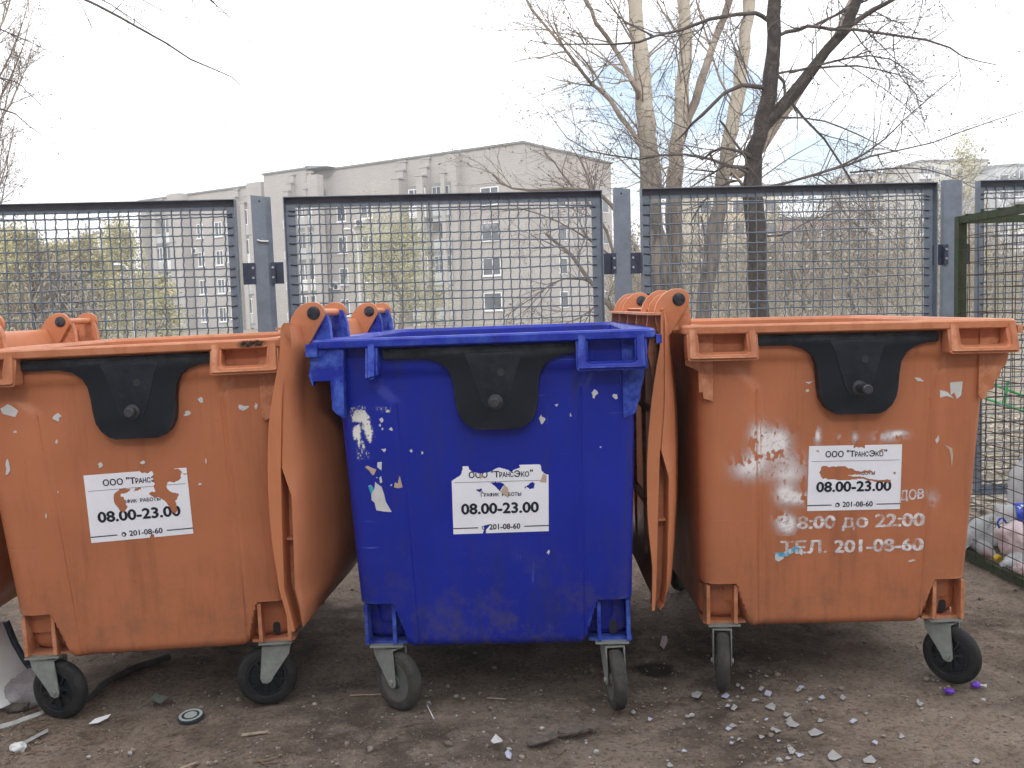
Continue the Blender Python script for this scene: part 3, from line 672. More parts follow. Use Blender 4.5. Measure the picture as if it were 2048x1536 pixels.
class Bin:
    def __init__(s, pose, label, mat, handles, jag, lid_bulge, pin_len, sk=0.):
        global SK
        SK = s.sk = sk
        x, y, yaw, lean = pose; s.x, s.y, s.yaw, s.lean = pose
        s.root = thing('waste_container', label, 'waste container', (x, y, 0), (0, lean, yaw), 'wheeled waste containers in a row')
        s.mat = MATS[mat]
        s.body = bin_body(s.root, s.mat, handles, jag, not jag); trunnion(s.root, pin_len)
        s.lid = lid(s.root, MATS['orange_lid'], lid_bulge, True)
    def at(s, px, py, v=None):           # photo pixel -> (u, z) on the front wall
        global SK
        SK = s.sk
        vv = .05 if v is None else v
        for _ in range(3):
            d = ray(px, py); n = np.array([-math.sin(s.yaw), math.cos(s.yaw), 0]); p0 = np.array([s.x, s.y, 0]) + n*vv
            P = EYE + d * (((p0 - EYE) @ n) / (d @ n)) - np.array([s.x, s.y, 0])
            uu = P[0]*math.cos(s.yaw) + P[1]*math.sin(s.yaw)
            u = uu*math.cos(s.lean) - P[2]*math.sin(s.lean); z = uu*math.sin(s.lean) + P[2]*math.cos(s.lean)
            if v is None: vv = front(u, z)
        return u, z
    def put(s, u, z, eps):
        global SK
        SK = s.sk
        return (u, front(u, z) - eps, z)
    def scrap(s, pix, mat, eps=.0022, parent=None, name='paper_scrap', label=None):
        pts = [s.at(x, y) for x, y in pix]
        mb = MB(); n = len(pts)
        vs = [s.put(u, z, eps) for u, z in pts] + [s.put(u, z, -.003) for u, z in pts]
        mb.add(vs, [tuple(range(n))] + [(i, n+i, n+(i+1) % n, (i+1) % n) for i in range(n)])
        o = mb.build(name, MATS[mat], parent or s.root)
        if label: o['label'] = label
        return o
    def chip(s, cx, cy, w, h, mat='scrap_white', seed=0):
        r = random.Random(int(cx*31 + cy + seed)); n = 9
        return s.scrap([(cx + w/2*math.cos(2*math.pi*k/n)*(.35 + .9*r.random()), cy + h/2*math.sin(2*math.pi*k/n)*(.35 + .9*r.random())) for k in range(n)], mat)
    def sheet(s, name, mat, u0, u1, z0, z1, step, cover, eps=.0011, onrim=None):
        nu, nz = int((u1-u0)/step)+1, int((z1-z0)/step)+1
        vs = []; cv = []
        for j in range(nz):
            for i in range(nu):
                u, z = u0 + (u1-u0)*i/(nu-1), z0 + (z1-z0)*j/(nz-1)
                vs.append(s.put(u, z, eps) if onrim is None else (u, onrim, z)); cv.append(max(0., min(1., cover(u, z))))
        fs = []
        for j in range(nz-1):
            for i in range(nu-1):
                q = (j*nu+i, j*nu+i+1, (j+1)*nu+i+1, (j+1)*nu+i)
                if max(cv[k] for k in q) > .01: fs.append(q)
        me = bpy.data.meshes.new(name); me.from_pydata(vs, [], fs)
        a = me.attributes.new('cover', 'FLOAT', 'POINT'); a.data.foreach_set('value', cv)
        return link(name, me, MATS[mat], s.root)
    def sticker(s, corners, tl, tr, bl, tears, zoom, icon=True):
        """corners: photo pixels TL TR BL BR; tears: polygons in the pixel space tl, tr, bl"""
        TL, TR, BL, BR = [np.array(s.at(*c)) for c in corners]
        Wd, Hd = np.linalg.norm(TR - TL), np.linalg.norm(TL - BL)
        A = np.array([[tr[0]-tl[0], bl[0]-tl[0]], [tr[1]-tl[1], bl[1]-tl[1]]], float); Ai = np.linalg.inv(A)
        T = []
        for poly in tears:
            q = []
            for i, p in enumerate(poly):      # fray the torn edges
                p2 = poly[(i+1) % len(poly)]
                for k in range(4):
                    f = k/4; x = p[0]*(1-f) + p2[0]*f; y = p[1]*(1-f) + p2[1]*f
                    j = 0 if k == 0 else 6
                    q.append((x + rnd.uniform(-j, j), y + rnd.uniform(-j, j)))
            T.append([(lambda w: (w[0], 1 - w[1]))(Ai @ (np.array(p, float) - np.array(tl))) for p in q])
        def torn(a, b): return any(inside((a, b), p) for p in T)
        def mapst(a, b):
            p = (TL*(1-a) + TR*a)*b + (BL*(1-a) + BR*a)*(1-b); return p
        nx, ny = 170, 116; vs = []; fs = []
        for j in range(ny+1):
            for i in range(nx+1):
                u, z = mapst(i/nx, j/ny); vs.append(s.put(u, z, .0012))
        for j in range(ny):
            for i in range(nx):
                if not torn((i+.5)/nx, (j+.5)/ny): fs.append((j*(nx+1)+i, j*(nx+1)+i+1, (j+1)*(nx+1)+i+1, (j+1)*(nx+1)+i))
        me = bpy.data.meshes.new('sticker'); me.from_pydata(vs, [], fs)
        st = link('sticker', me, MATS['sticker_white'], s.root)
        ink = MB()
        def stamp(V, F, eps=.0019):
            b = len(ink.v)
            for a, c in V:
                u, z = mapst(a, c); ink.v.append(s.put(u, z, eps))
            for f in F:
                ca = sum(V[k][0] for k in f)/len(f); cb = sum(V[k][1] for k in f)/len(f)
                if 0 <= ca <= 1 and not torn(ca, cb): ink.f.append(tuple(k+b for k in f))
        def text(body, s0, s1, base, cap, off=.022):
            V, F, bb = text_mesh(body, .03); Vh, Fh, bh = text_mesh('0', .03)
            kx = (s1 - s0) / (bb[1] - bb[0]); ky = cap / (bh[3] - bh[2])
            W_ = [(s0 + (x - bb[0])*kx, base + (y - max(bh[2], 0))*ky) for x, y in V]; stamp(W_, F)
            if off:          # thickened by laying the letters down again, a hair apart
                for k, (dx, dy) in enumerate(((1, 0), (-1, 0), (0, 1), (0, -1))): stamp([(a + dx*off*.03*kx, b + dy*off*.03*ky) for a, b in W_], F, .00195 + .00006*k)
        def rect(a0, a1, b0, b1):
            n = 60; V = []; F = []
            for k in range(n+1): V += [(a0 + (a1-a0)*k/n, b0), (a0 + (a1-a0)*k/n, b1)]
            for k in range(n): F.append((2*k, 2*k+2, 2*k+3, 2*k+1))
            stamp(V, F)
        text('ООО', .180, .372, .825, .088); text('"', .408, .432, .838, .085); text('Т', .440, .492, .825, .088)
        text('РАНС', .496, .640, .825, .072); text('Э', .650, .708, .825, .088); text('КО', .718, .800, .825, .072); text('"', .812, .838, .838, .085)
        rect(.028, .978, .760, .7655)
        text('Г', .300, .325, .545, .060); text('РАФИК', .332, .487, .545, .050); text('РАБОТЫ', .520, .716, .545, .050)
        text('08.00-23.00', .095, .893, .295, .150, .034)
        rect(0, .262, .078, .093); rect(.745, 1, .078, .093)
        text('201-08-60', .380, .702, .055, .078)
        V = []; F = []          # the round telephone mark
        def disc(cx, cy, r, n=20):
            b = len(V); V.append((cx, cy))
            for k in range(n): V.append((cx + r/Wd*math.cos(2*math.pi*k/n), cy + r/Hd*math.sin(2*math.pi*k/n)))
            F.extend([(b, b+1+k, b+1+(k+1) % n) for k in range(n)])
        b = 0; n = 40; r0, r1 = .0062, .0078
        V = []; F = []
        for k in range(n):
            a = 2*math.pi*k/n; ri = .0052 - .0052*max(0, math.sin(a + .9))**.6 if math.sin(a+.9) < 0 else .0026
            V += [(.325 + r1/Wd*math.cos(a), .086 + r1/Hd*math.sin(a)), (.325 + ri/Wd*math.cos(a), .086 + ri/Hd*math.sin(a))]
        F = [(2*k, 2*((k+1) % n), 2*((k+1) % n)+1, 2*k+1) for k in range(n)]
        stamp(V, F)
        ink.build('lettering', MATS['print_ink'], st)
        return st

BL_ = Bin((-1.242, 3.012, .053, -.014), 'orange waste container cut off by the left edge, jar lid lying in front', 'orange_plastic',
          [(-.534, -.304, 1.137, 'full'), (.300, .516, 1.143, 'full')], False, .0, .012, .036)
BB_ = Bin((-.085, 2.974, -.057, -.006), 'dark blue waste container with an orange lid, a broken handle and white torn paint', 'blue_plastic',
          [(-.368, -.330, 1.121, 'stub'), (.295, .514, 1.128, 'full')], True, .036, .022)
BR_ = Bin((1.094, 3.080, .002, .009), 'orange waste container with white stencilled hours, beside the green cage', 'orange_plastic',
          [(-.534, -.304, 1.137, 'full'), (.313, .539, 1.143, 'full')], False, .0, .055, -.022)
# castors: (u, v, direction of trail)
for b, cs in ((BL_, ((-.345, .135, -18, 'd'), (.425, .135, 186, 'd'), (-.36, 1.2, 60, 'd'), (.37, 1.2, 100, 'd'))),
              (BB_, ((-.365, .135, -38, 'g'), (.385, .135, -80, 'g'), (-.36, 1.2, 30, 'd'), (.37, 1.2, 200, 'd'))),
              (BR_, ((-.395, .135, -100, 'g'), (.365, .135, -52, 'd'), (-.36, 1.2, 60, 'd'), (.37, 1.2, 80, 'd')))):
    for u, v, a, k in cs:
        caster(b.root, u, v, R_(a), MATS['tyre_grey' if k == 'g' else 'tyre_rubber'], MATS['rim_grey' if k == 'g' else 'rim_dark'], k == 'g')

def z2p(pts, ox, oy, k): return [(ox + x/k, oy + y/k) for x, y in pts]
# left bin
BL_.sticker([(167, 951), (373, 935), (183, 1086), (387, 1067)], (197, 222), (1705, 108), (313, 1215), [
    [(1020,165),(1060,190),(1100,180),(1130,200),(1190,155),(1225,200),(1200,250),(1225,270),(1210,300),(1240,340),(1225,390),(1260,460),(1180,470),(1160,495),(1200,530),(1250,560),(1310,550),(1380,590),(1440,660),(1500,770),(1550,805),(1580,740),(1560,650),(1550,600),(1600,520),(1590,495),(1480,470),(1430,430),(1410,380),(1430,330),(1470,310),(1520,330),(1600,300),(1630,260),(1620,190),(1650,180),(1600,135),(1530,130),(1540,118),(1540,60),(1000,60)],
    [(800,410),(890,430),(830,480),(750,490),(735,530),(790,545),(800,600),(840,700),(790,765),(750,760),(700,690),(650,620),(640,540),(660,480),(720,430)],
    [(930,460),(960,410),(1050,390),(1040,430)], [(1175,1140),(1200,1085),(1225,1100),(1245,1135),(1240,1220),(1180,1220)], [(1640,200),(1720,196),(1722,206),(1640,212)]], 1)
for c in ((20, 822, 34, 36), (115, 835, 20, 16), (15, 934, 12, 30), (375, 828, 20, 12), (486, 815, 26, 15), (402, 800, 14, 12), (201, 930, 13, 11), (287, 925, 12, 10), (513, 811, 8, 18), (30, 864, 9, 6), (113, 883, 7, 9), (400, 968, 9, 5), (92, 1032, 4, 12), (412, 922, 3, 12), (116, 984, 4, 4)): BL_.chip(*c)
BL_.sheet('soot_mark', 'soot', .375, .49, 1.225, 1.250, .0025, lambda u, z: 1.5 * (1 - ((u-.432)/.052)**2 - ((z-1.238)/.014)**2) + .5*mnoise.noise((u*90, z*130, 1)) , onrim=-.0012)
# blue bin
BB_.sticker([(902.5, 933), (1097, 928), (907, 1068.5), (1097.5, 1062)], (185, 190), (1775, 150), (222, 1300), [
    [(100,60),(372,100),(375,190),(365,260),(340,330),(185,430),(100,430)],
    [(370,60),(455,150),(480,235),(540,285),(680,305),(800,285),(900,235),(950,210),(1000,215),(1100,240),(1180,290),(1200,250),(1310,210),(1300,160),(1300,60)],
    [(1640,165),(1670,270),(1700,300),(1765,320),(1900,330),(1900,80),(1600,80)], [(820,450),(1000,445),(1065,490),(985,595),(920,520)], [(580,572),(690,555),(690,605),(640,600)],
    [(1420,515),(1480,470),(1525,440),(1560,480),(1550,545),(1480,560)], [(1390,525),(1420,515),(1420,545),(1395,548)], [(700,1320),(740,1210),(720,1170),(800,1140),(830,1145),(800,1200),(765,1240),(770,1320)]], 1)
for poly in ([(1060,490),(1115,540),(1122,600),(1115,700),(1060,650),(990,600)], [(1690,300),(1745,330),(1740,450),(1640,440)], [(640,310),(715,325),(690,360),(660,400)], [(690,580),(720,620),(690,610)]):
    BB_.scrap(z2p(poly, 880, 910, 8.192), 'scrap_tan', .0026)
for c in ((1188, 787, 14, 18), (1231, 793, 14, 13), (1084, 838, 14, 22), (1113, 810, 9, 6), (1141, 830, 5, 8), (822, 902, 6, 8), (845, 905, 7, 7), (768, 900, 10, 11), (1097, 1104, 8, 10), (763, 840, 8, 12), (760, 850, 5, 8), (782, 858, 8, 8), (776, 822, 9, 7), (1201, 894, 4, 4), (765, 858, 4, 6), (783, 970, 4, 5), (754, 955, 3, 3)): BB_.chip(*c)
for poly, mt in (([(295,850),(325,835),(400,870),(430,880),(400,945),(380,940),(350,895)], 'scrap_tan'), ([(445,795),(495,790),(490,890),(440,850)], 'scrap_white'), ([(465,980),(485,955),(500,1030),(475,1040)], 'scrap_white'),
             ([(410,1100),(415,1025),(440,1050),(490,1085),(520,1170),(540,1260),(610,1380),(520,1375),(430,1360),(410,1270),(375,1240),(370,1170)], 'scrap_white'), ([(335,1070),(365,1062),(400,1100),(375,1180),(360,1150)], 'scrap_cyan'), ([(640,1090),(650,1030),(680,1050),(705,955),(740,1090),(690,1100)], 'scrap_tan')):
    BB_.scrap(z2p(poly, 680, 790, 5.906), mt)
def blob_cover(bn, polys, ox, oy, k, freq=160, thr=-.42, soft=.15):
    P = [[bn.at(*q) for q in z2p(p, ox, oy, k)] for p in polys]
    def f(u, z):
        w = .0025
        c = sum(any(inside((u + a*w + .004*mnoise.noise((u*170, z*170, 5)), z + b*w + .004*mnoise.noise((u*170, z*170, 9))), p) for p in P) for a, b in ((0,0),(1,0),(-1,0),(0,1),(0,-1))) / 5
        return c * min(1, max(0, (mnoise.noise((u*freq, z*freq*.8, 2)) - thr) / soft + .5))
    us = [q[0] for p in P for q in p]; zs = [q[1] for p in P for q in p]
    return f, (min(us)-.01, max(us)+.01, min(zs)-.01, max(zs)+.01)
f, bx = blob_cover(BB_, [[(150,320),(150,230),(190,170),(290,180),(350,270),(355,330),(385,430),(365,570),(310,500),(280,400),(260,400),(270,330),(180,310)], [(200,350),(240,350),(245,500),(235,620),(215,600),(205,500),(170,540),(150,400)], [(250,530),(280,560),(295,640),(270,620)]], 680, 790, 5.906)
BB_.sheet('white_paint', 'paint_white', *bx, .0018, f)
f, bx = blob_cover(BB_, [[(120,140),(300,120),(300,200),(120,260)], [(190,610),(330,640),(360,740),(210,760)], [(420,140),(600,150),(600,200),(430,190)], [(400,470),(440,480),(430,500),(400,495)]], 680, 790, 5.906, 210, .22, .3)
g_ = f; BB_.sheet('white_paint', 'paint_white', *bx, .0022, lambda u, z: .55*g_(u, z))
# right bin
BR_.sticker([(1618, 892), (1804, 888.5), (1614, 1022), (1799.5, 1018)], (787, 275), (1620, 262), (775, 855), [
    [(880,510),(905,455),(980,460),(1050,455),(1110,455),(1180,480),(1215,500),(1270,500),(1330,490),(1355,500),(1330,520),(1290,515),(1200,530),(1110,540),(1250,550),(1400,578),(1525,580),(1520,600),(1380,595),(1250,565),(1100,580),(980,570),(905,560)],
    [(1185,280),(1190,295),(1250,285),(1290,305),(1290,240),(1185,240)], [(1415,310),(1465,300),(1420,340)], [(1545,515),(1565,510),(1560,535),(1545,525)], [(855,315),(875,315),(875,330),(855,325)]], 1)
for poly in ([(1900,765),(1925,763),(1922,790),(1914,798),(1908,785),(1901,790)], [(1880,780),(1893,783),(1908,797),(1893,792),(1880,795)], [(1828,755),(1840,756),(1848,763),(1835,762)], [(1610,764),(1625,763),(1618,768)], [(1611,780),(1617,778),(1618,783),(1612,784)], [(1871,880),(1877,870),(1878,880),(1873,887)], [(1886,888),(1904,896),(1906,912),(1903,934),(1901,912),(1898,899)], [(1816,1122),(1826,1119),(1832,1120),(1820,1124)]):
    BR_.scrap(poly, 'scrap_white' if poly[0][0] != 1886 else 'scrap_tan', .0018)
for poly, mt in (([(485,1225),(560,1225),(640,1185),(690,1165),(720,1172),(720,1190),(660,1220),(600,1255),(560,1262),(490,1255)], 'scrap_cyan'), ([(488,1255),(560,1262),(570,1275),(520,1305),(490,1290)], 'scrap_white'), ([(700,1180),(735,1200),(730,1250),(710,1240)], 'scrap_white')):
    BR_.scrap(z2p(poly, 1440, 830, 4.452), mt)
def gauss(bn, spots):
    S = []
    for (x, y, rx, ry, a) in spots:
        u, z = bn.at(1440 + x/4.452, 830 + y/4.452); S.append((u, z, rx/4.452*.0018, ry/4.452*.0018, min(1.3, a*1.5)))
    def f(u, z):
        c = sum(a * math.exp(-(((u-u0)/rx)**2 + ((z-z0)/ry)**2)) for u0, z0, rx, ry, a in S)
        scr = mnoise.noise((u*34 + 2*mnoise.noise((u*9, z*9, 1)), z*18, 4)) + .5*mnoise.noise((u*90, z*60, 8))
        return c * (.0 if scr > .34 else (1. if scr < .24 else (.34 - scr)/.10))
    return f
BR_.sheet('spray_paint', 'spray_white', -.43, .33, .53, .965, .003, gauss(BR_, [(340,170,70,90,.75),(500,220,100,90,.85),(470,300,110,60,.5),(230,470,110,90,.6),(340,400,80,110,.55),(560,400,160,70,.35),(640,520,120,90,.35),(580,700,80,80,.8),(700,740,90,50,.7),(560,930,70,60,.4),(600,980,70,70,.9),(540,530,150,60,.3),(1880,740,60,60,.25),(870,185,25,60,.7),(1200,200,25,40,.5),(1080,195,30,20,.4),(1500,190,120,40,.5),(1590,160,60,20,.6)]))
def stencil(bn, name, body, px0, px1, pbase, ptop, gone, cov):
    V, F, bb = text_mesh(body, .05, 0, .006)
    (ua, za), (ub, zb) = bn.at(px0, pbase[0]), bn.at(px1, pbase[1]); h = bn.at(px1, ptop)[1] - zb
    mb = []; cv = []
    _, _, b0 = text_mesh('0', .05, 0, .01)
    F0, V0 = F, V; V = []; F = []
    for k, (ox, oy) in enumerate(((0, 0), (.0019, .0006), (-.0019, -.0006), (.0009, -.0013), (-.0009, .0013))):      # broad stencil strokes
        F += [tuple(q + len(V) for q in f) for f in F0]; V += [(x + ox, y + oy) for x, y in V0]
    for q_, (x, y) in enumerate(V):
        t = (x - bb[0]) / (bb[1] - bb[0]); q = (y - b0[2]) / (b0[3] - b0[2])
        u = ua + (ub - ua)*t; z = za + (zb - za)*t + q*h
        mb.append(bn.put(u, z, .0015 + .00006*(q_ // len(V0))))
        c = cov * (1. if abs(q - .52) > .045 else .25)
        for (g0, g1, ql, qh, val) in gone:
            if g0 <= t <= g1 and ql <= q <= qh: c *= val
        cv.append(c * min(1, max(.05, .68 + 1.3*mnoise.noise((u*26, z*34, 3)))))
    me = bpy.data.meshes.new(name); me.from_pydata(mb, [], F)
    a = me.attributes.new('cover', 'FLOAT', 'POINT'); a.data.foreach_set('value', cv)
    return link(name, me, MATS['spray_white'], bn.root)
stencil(BR_, 'stencil_lettering', 'В 8:00 до 22:00', 1556, 1848, (1059, 1052), 1027, [(.12, .2, .55, 1.3, .15), (.36, .44, -.3, .6, .2), (.47, .54, -.5, 2, .25), (.24, .34, .75, 1.4, .5)], 1.0)
stencil(BR_, 'stencil_lettering', 'ТЕЛ. 201-08-60', 1562, 1845, (1108, 1101), 1077, [(.05, .22, .6, 1.4, .5), (.27, .38, -.5, 2, .3), (.0, .09, -.5, .5, .6)], 1.0)
stencil(BR_, 'stencil_lettering', 'ДОВ', 1799, 1847, (1001, 997), 978, [(0, .25, .0, 2, .5)], .8)

# ------------------------------------------------------------------ mesh fence
FX, FY, FYAW = .651, 5.469, .075
def build_fence():
    root = thing('mesh_fence', 'blue grey steel fence of framed wire mesh panels behind the containers', 'fence', (FX, FY, 0), (0, 0, FYAW))
    Z0, Z1 = .13, 1.975
    def panel(s0, s1, dz=0., seed=1):
        z1 = Z1 + dz; mb = MB(); w = .056; t = .004
        # angle section: outer web towards the viewer, flange in the plane of the mesh
        mb.box(s0, s1, -.052, .0, z1 - t, z1); mb.box(s0 + t, s1 - t, -.001, .004, z1 - w, z1 - t)
        mb.box(s0, s1, -.052, .0, Z0, Z0 + t); mb.box(s0 + t, s1 - t, -.001, .004, Z0 + t, Z0 + w)
        mb.box(s0, s0 + t, -.052, .0, Z0 + t, z1 - t); mb.box(s0 + t, s0 + w, -.0012, .0038, Z0 + w, z1 - w)
        mb.box(s1 - t, s1, -.052, .0, Z0 + t, z1 - t); mb.box(s1 - w, s1 - t, -.0012, .0038, Z0 + w, z1 - w)
        fr = mb.build('panel', MATS['fence_paint'], root)
        r = random.Random(seed); fm = FastMesh(); p = .0555; rad = .0041
        ns = int((s1 - s0 - .06) / p); nz = int((z1 - Z0 - .05) / p)
        os_, oz = s0 + (s1 - s0 - (ns-1)*p)/2, Z0 + .035
        zs = [oz + j*p + r.uniform(-.005, .005) for j in range(nz)] + [z1 - .075]
        zs = sorted(zs)
        xs = [os_ + i*p + r.uniform(-.005, .005) for i in range(ns)]
        for j, z in enumerate(zs):
            ph = j % 2; X = np.arange(s0 + .018, s1 - .018, p/2)
            k = np.arange(len(X)); bend = .006*np.sin(X*1.7 + j*1.3) + .003*np.sin(X*6.1 + j*2.9)
            fm.tube(np.stack([X, -.008 + .0026*np.sin(math.pi*(k/1. + ph)) + .0026*np.cos(math.pi*(k + ph)), z + bend + .0012*np.cos(math.pi*k)], 1), np.full(len(X), rad), 4)
        for i, x in enumerate(xs):
            ph = i % 2; Zv = np.arange(Z0 + .018, z1 - .018, p/2); k = np.arange(len(Zv))
            bend = .006*np.sin(Zv*2.3 + i*.9) + .003*np.sin(Zv*7 + i*2.1)
            fm.tube(np.stack([x + bend + .0022*np.cos(math.pi*k), -.008 - .0026*np.cos(math.pi*(k + ph)), Zv], 1), np.full(len(Zv), rad), 4)
        fm.build('wire_mesh', MATS['wire_paint'], fr)
    panel(-4.02, -2.146, -.006, 1); panel(-1.885, -.115, 0, 2); panel(.108, 1.846, .004, 3); panel(2.098, 3.9, .008, 4)
    def post(s, sec, top, lean):
        mb = MB(); n = len(sec)
        vs = [(s + a + lean*top, b - .035, 0.) for a, b in sec]
        vs = [(s + a - lean*(1.6), b - .035, -.3) for a, b in sec] + [(s + a + lean*.3, b - .035, top + (.006 if a < 0 else -.004)) for a, b in sec]
        mb.add(vs, [tuple(range(n)), tuple(range(2*n-1, n-1, -1))] + [(i, n+i, n+(i+1) % n, (i+1) % n) for i in range(n)])
        po = mb.build('post', MATS['fence_paint'], root)
        MB().lathe([(0, -.0012), (.005, -.0012), (.006, 0)], 12, 'y', (s - .006, sec[1][1] - .035, top - .028)).build('bolt_hole', MATS['dark_opening'], po)
        for sg in (-1, 1):
            a = .048 if sg > 0 else -.052
            x0, x1 = sorted((s + a, s + (.104 if sg > 0 else -.118)))
            m = MB().box(x0, x1, -.014, -.008, 1.503, 1.622)
            lip = s + (.052 if sg > 0 else -.056)
            m.box(lip - .012, lip + .012, -.044, -.0375, 1.505, 1.62)
            br = m.build('bracket', MATS['bracket_paint'], po)
            q = MB()
            for zz in (1.538, 1.592):
                c = MB().lathe([(0, -.007), (.006, -.007), (.0075, -.004), (.0075, 0)], 10, 'y', (lip, -.044, zz)); q.add(c.v, c.f)
            b1 = MB(); 
            for zz in (1.538, 1.592):
                c = MB().lathe([(0, -.007), (.006, -.007), (.0075, -.004), (.0075, 0)], 10, 'y', (lip, -.044, zz)); c.build('bolt', MATS['bolt_zinc'], po)
        return po
    A = [(-.050, .05), (-.050, .0), (.026, .0), (.050, .022), (.050, .05)]
    B = [(-.062, .05), (-.062, .012), (-.012, -.004), (.036, -.004), (.062, .03), (.062, .05)]
    p = post(-2.010, A, 1.984, -.006); post(.002, [(-.046, .05), (-.046, .0), (.046, .0), (.046, .05)], 1.983, .002); post(1.958, B, 1.986, .004)
    # twisted bit of wire hooked on the first post
    MB().tube([(-2.035, -.042, 1.745), (-2.02, -.048, 1.738), (-1.995, -.050, 1.735), (-1.975, -.046, 1.736)], .005, 5).build('wire_hook', MATS['bolt_zinc'], p)
    return root
build_fence()

# ------------------------------------------------------------------ green cage with bottles
def build_cage():
    cx, cy, H, Ln, W = 2.256, 4.77, 1.715, 1.75, 1.5
    yaw = math.atan2(.0505, .9987)
    root = thing('bottle_cage', 'dark green steel cage with rusty wire sides for plastic bottles', 'cage', (cx, cy, 0), (0, 0, yaw))
    t = .021; fr = MB()      # local: -y towards the viewer, +x to the right
    fr.box(-t, t, -t, t, .0, H); fr.box(W - t, W + t, -t, t, 0, H); fr.box(-t, t, -Ln - t, -Ln + t, 0, H); fr.box(W-t, W+t, -Ln-t, -Ln+t, 0, H)
    for z in (.025, H - .018):
        fr.box(-.018, .018, -Ln + t, -t, z - .018, z + .018); fr.box(t, W - t, -.018, .018, z - .018, z + .018); fr.box(W-.018, W+.018, -Ln+t, -t, z-.018, z+.018); fr.box(t, W-t, -Ln-.018, -Ln+.018, z-.018, z+.018)
    fr.build('frame', MATS['cage_green'], root)
    r = random.Random(3)
    def side(name, f, L):
        fm = FastMesh()
        for i in range(int(L/.078)):
            a = .05 + i*.078; z = np.linspace(.03, H - .02, 14)
            fm.tube(np.array([f(a + .004*math.sin(q*5 + i), q, .0) for q in z]), np.full(14, .0021), 4)
        for j in range(int((H-.08)/.062)):
            z = .06 + j*.062; a = np.linspace(-.02, L, 16)
            fm.tube(np.array([f(q, z + .003*math.sin(q*6 + j), .004) for q in a]), np.full(16, .0021), 4)
        fm.build(name, MATS['rusty_wire'], root)
    side('wire_side', lambda a, z, o: (-.024 + o, -a, z), Ln); side('wire_side', lambda a, z, o: (a, .024 - o, z), W)
    side('wire_side', lambda a, z, o: (W + .024 - o, -a, z), Ln)
    # clips holding the wire on the top rail
    cl = MB()
    for k in range(12): cl.box(-.026, .022, -.10 - k*.14, -.084 - k*.14, H - .002, H + .004)
    cl.build('clips', MATS['cage_green'], root)
build_cage()
def bottle(label, base, axis, L, r, mat, cap=None, band=None):
    root = thing('plastic_bottle', label, 'bottle', base, group='plastic bottles and bags in the green cage')
    q = Vector((0, 0, 1)).rotation_difference(Vector(axis)); root.rotation_mode = 'QUATERNION'; root.rotation_quaternion = q
    rr = random.Random(int(L*1000)+int(base[0]*99))
    prof = [(0, 0), (r*.85, 0), (r, L*.04)] + [(r*(1 - .07*(k % 2) - .05*rr.random()), L*(.1 + .06*k)) for k in range(9)] + [(r*.95, L*.68), (r*.62, L*.82), (r*.32, L*.92), (r*.3, L)]
    b = MB().lathe(prof, 18, 'z'); 
    b.v = [(x*(1 + .12*mnoise.noise((x*30, y*30, z*14))), y*(1 + .12*mnoise.noise((y*30, x*30, z*14))), z) for x, y, z in b.v]
    b.build('bottle_body', MATS[mat], root, smooth=60)
    if cap: MB().lathe([(r*.42, L*.985), (r*.44, L), (r*.44, L + .018), (r*.36, L + .022), (0, L + .022)], 16, 'z').build('cap', MATS[cap], root, smooth=40)
    if band: MB().lathe([(r*1.03, L*.28), (r*1.04, L*.3), (r*1.04, L*.6), (r*1.03, L*.62)], 18, 'z').build('wrap_label', MATS[band], root, smooth=60)
    return root
def bag(name, label, cat, c, size, mat, seed, group):
    r = random.Random(seed); bm = bmesh.new(); bmesh.ops.create_icosphere(bm, subdivisions=4, radius=1)
    for v in bm.verts:
        p = v.co.copy(); k = 1 + .30*mnoise.noise(p*1.4 + Vector((seed, 0, 0))) + .16*abs(mnoise.noise(p*4 + Vector((0, seed, 0)))) + .06*mnoise.noise(p*11)
        v.co = Vector((p.x*size[0]*k, p.y*size[1]*k, max(-.75, p.z)*size[2]*k))
    me = bpy.data.meshes.new(name); bm.to_mesh(me); bm.free(); me.shade_smooth()
    o = link(name, me, MATS[mat]); o.location = c
    return tag(o, label, cat, group)
GB = 'plastic bottles and bags in the green cage'
def lying(label, capx, capy, Y, axis, L, r, cap=None, band=None):      # a bottle whose neck points at the wire
    ax = Vector(axis).normalized(); base = at(capx, capy, Y) - ax*L; bottle(label, tuple(base), ax, L, r, 'bottle_clear', cap, band)
bottle('clear crushed bottle with a blue label lying across the bag', tuple(at(1990, 1028, 4.56)), (.95, -.25, .05), .30, .050, 'bottle_clear', None, 'label_blue')
lying('clear bottle with a red cap at the foot of the cage', 1976, 1106, 4.55, (-.12, -1, -.22), .25, .036, 'cap_red')
lying('clear bottle with a yellow cap beside the red capped one', 1994, 1115, 4.47, (.12, -1, -.2), .27, .038, 'cap_yellow')
lying('plain crushed clear bottle lying lowest at the right', 2004, 1128, 4.30, (-1, -.5, -.05), .28, .045)
lying('cloudy clear bottle leaning behind the orange container', 1985, 1030, 4.66, (.5, .1, .35), .26, .045)
bottle('tall cloudy canister standing above the blue label', tuple(at(2040, 1020, 4.62)), (.12, 0, 1), .27, .07, 'bottle_clear')
def pbag(name, label, px, py, Y, size, mat, seed):
    bag(name, label, 'bag', at(px, py, Y), size, mat, seed, GB)
pbag('plastic_bag', 'crumpled pale pink plastic bag among the bottles', 2030, 1082, 4.42, (.075, .09, .085), 'bag_pink', 3)
pbag('plastic_bag', 'crumpled white film bag behind the red cap', 1966, 1068, 4.68, (.055, .08, .06), 'bottle_clear', 5)
pbag('plastic_bag', 'small twisted pink bag at the bottom of the wire', 2041, 1138, 4.26, (.025, .035, .03), 'bag_pink', 8)
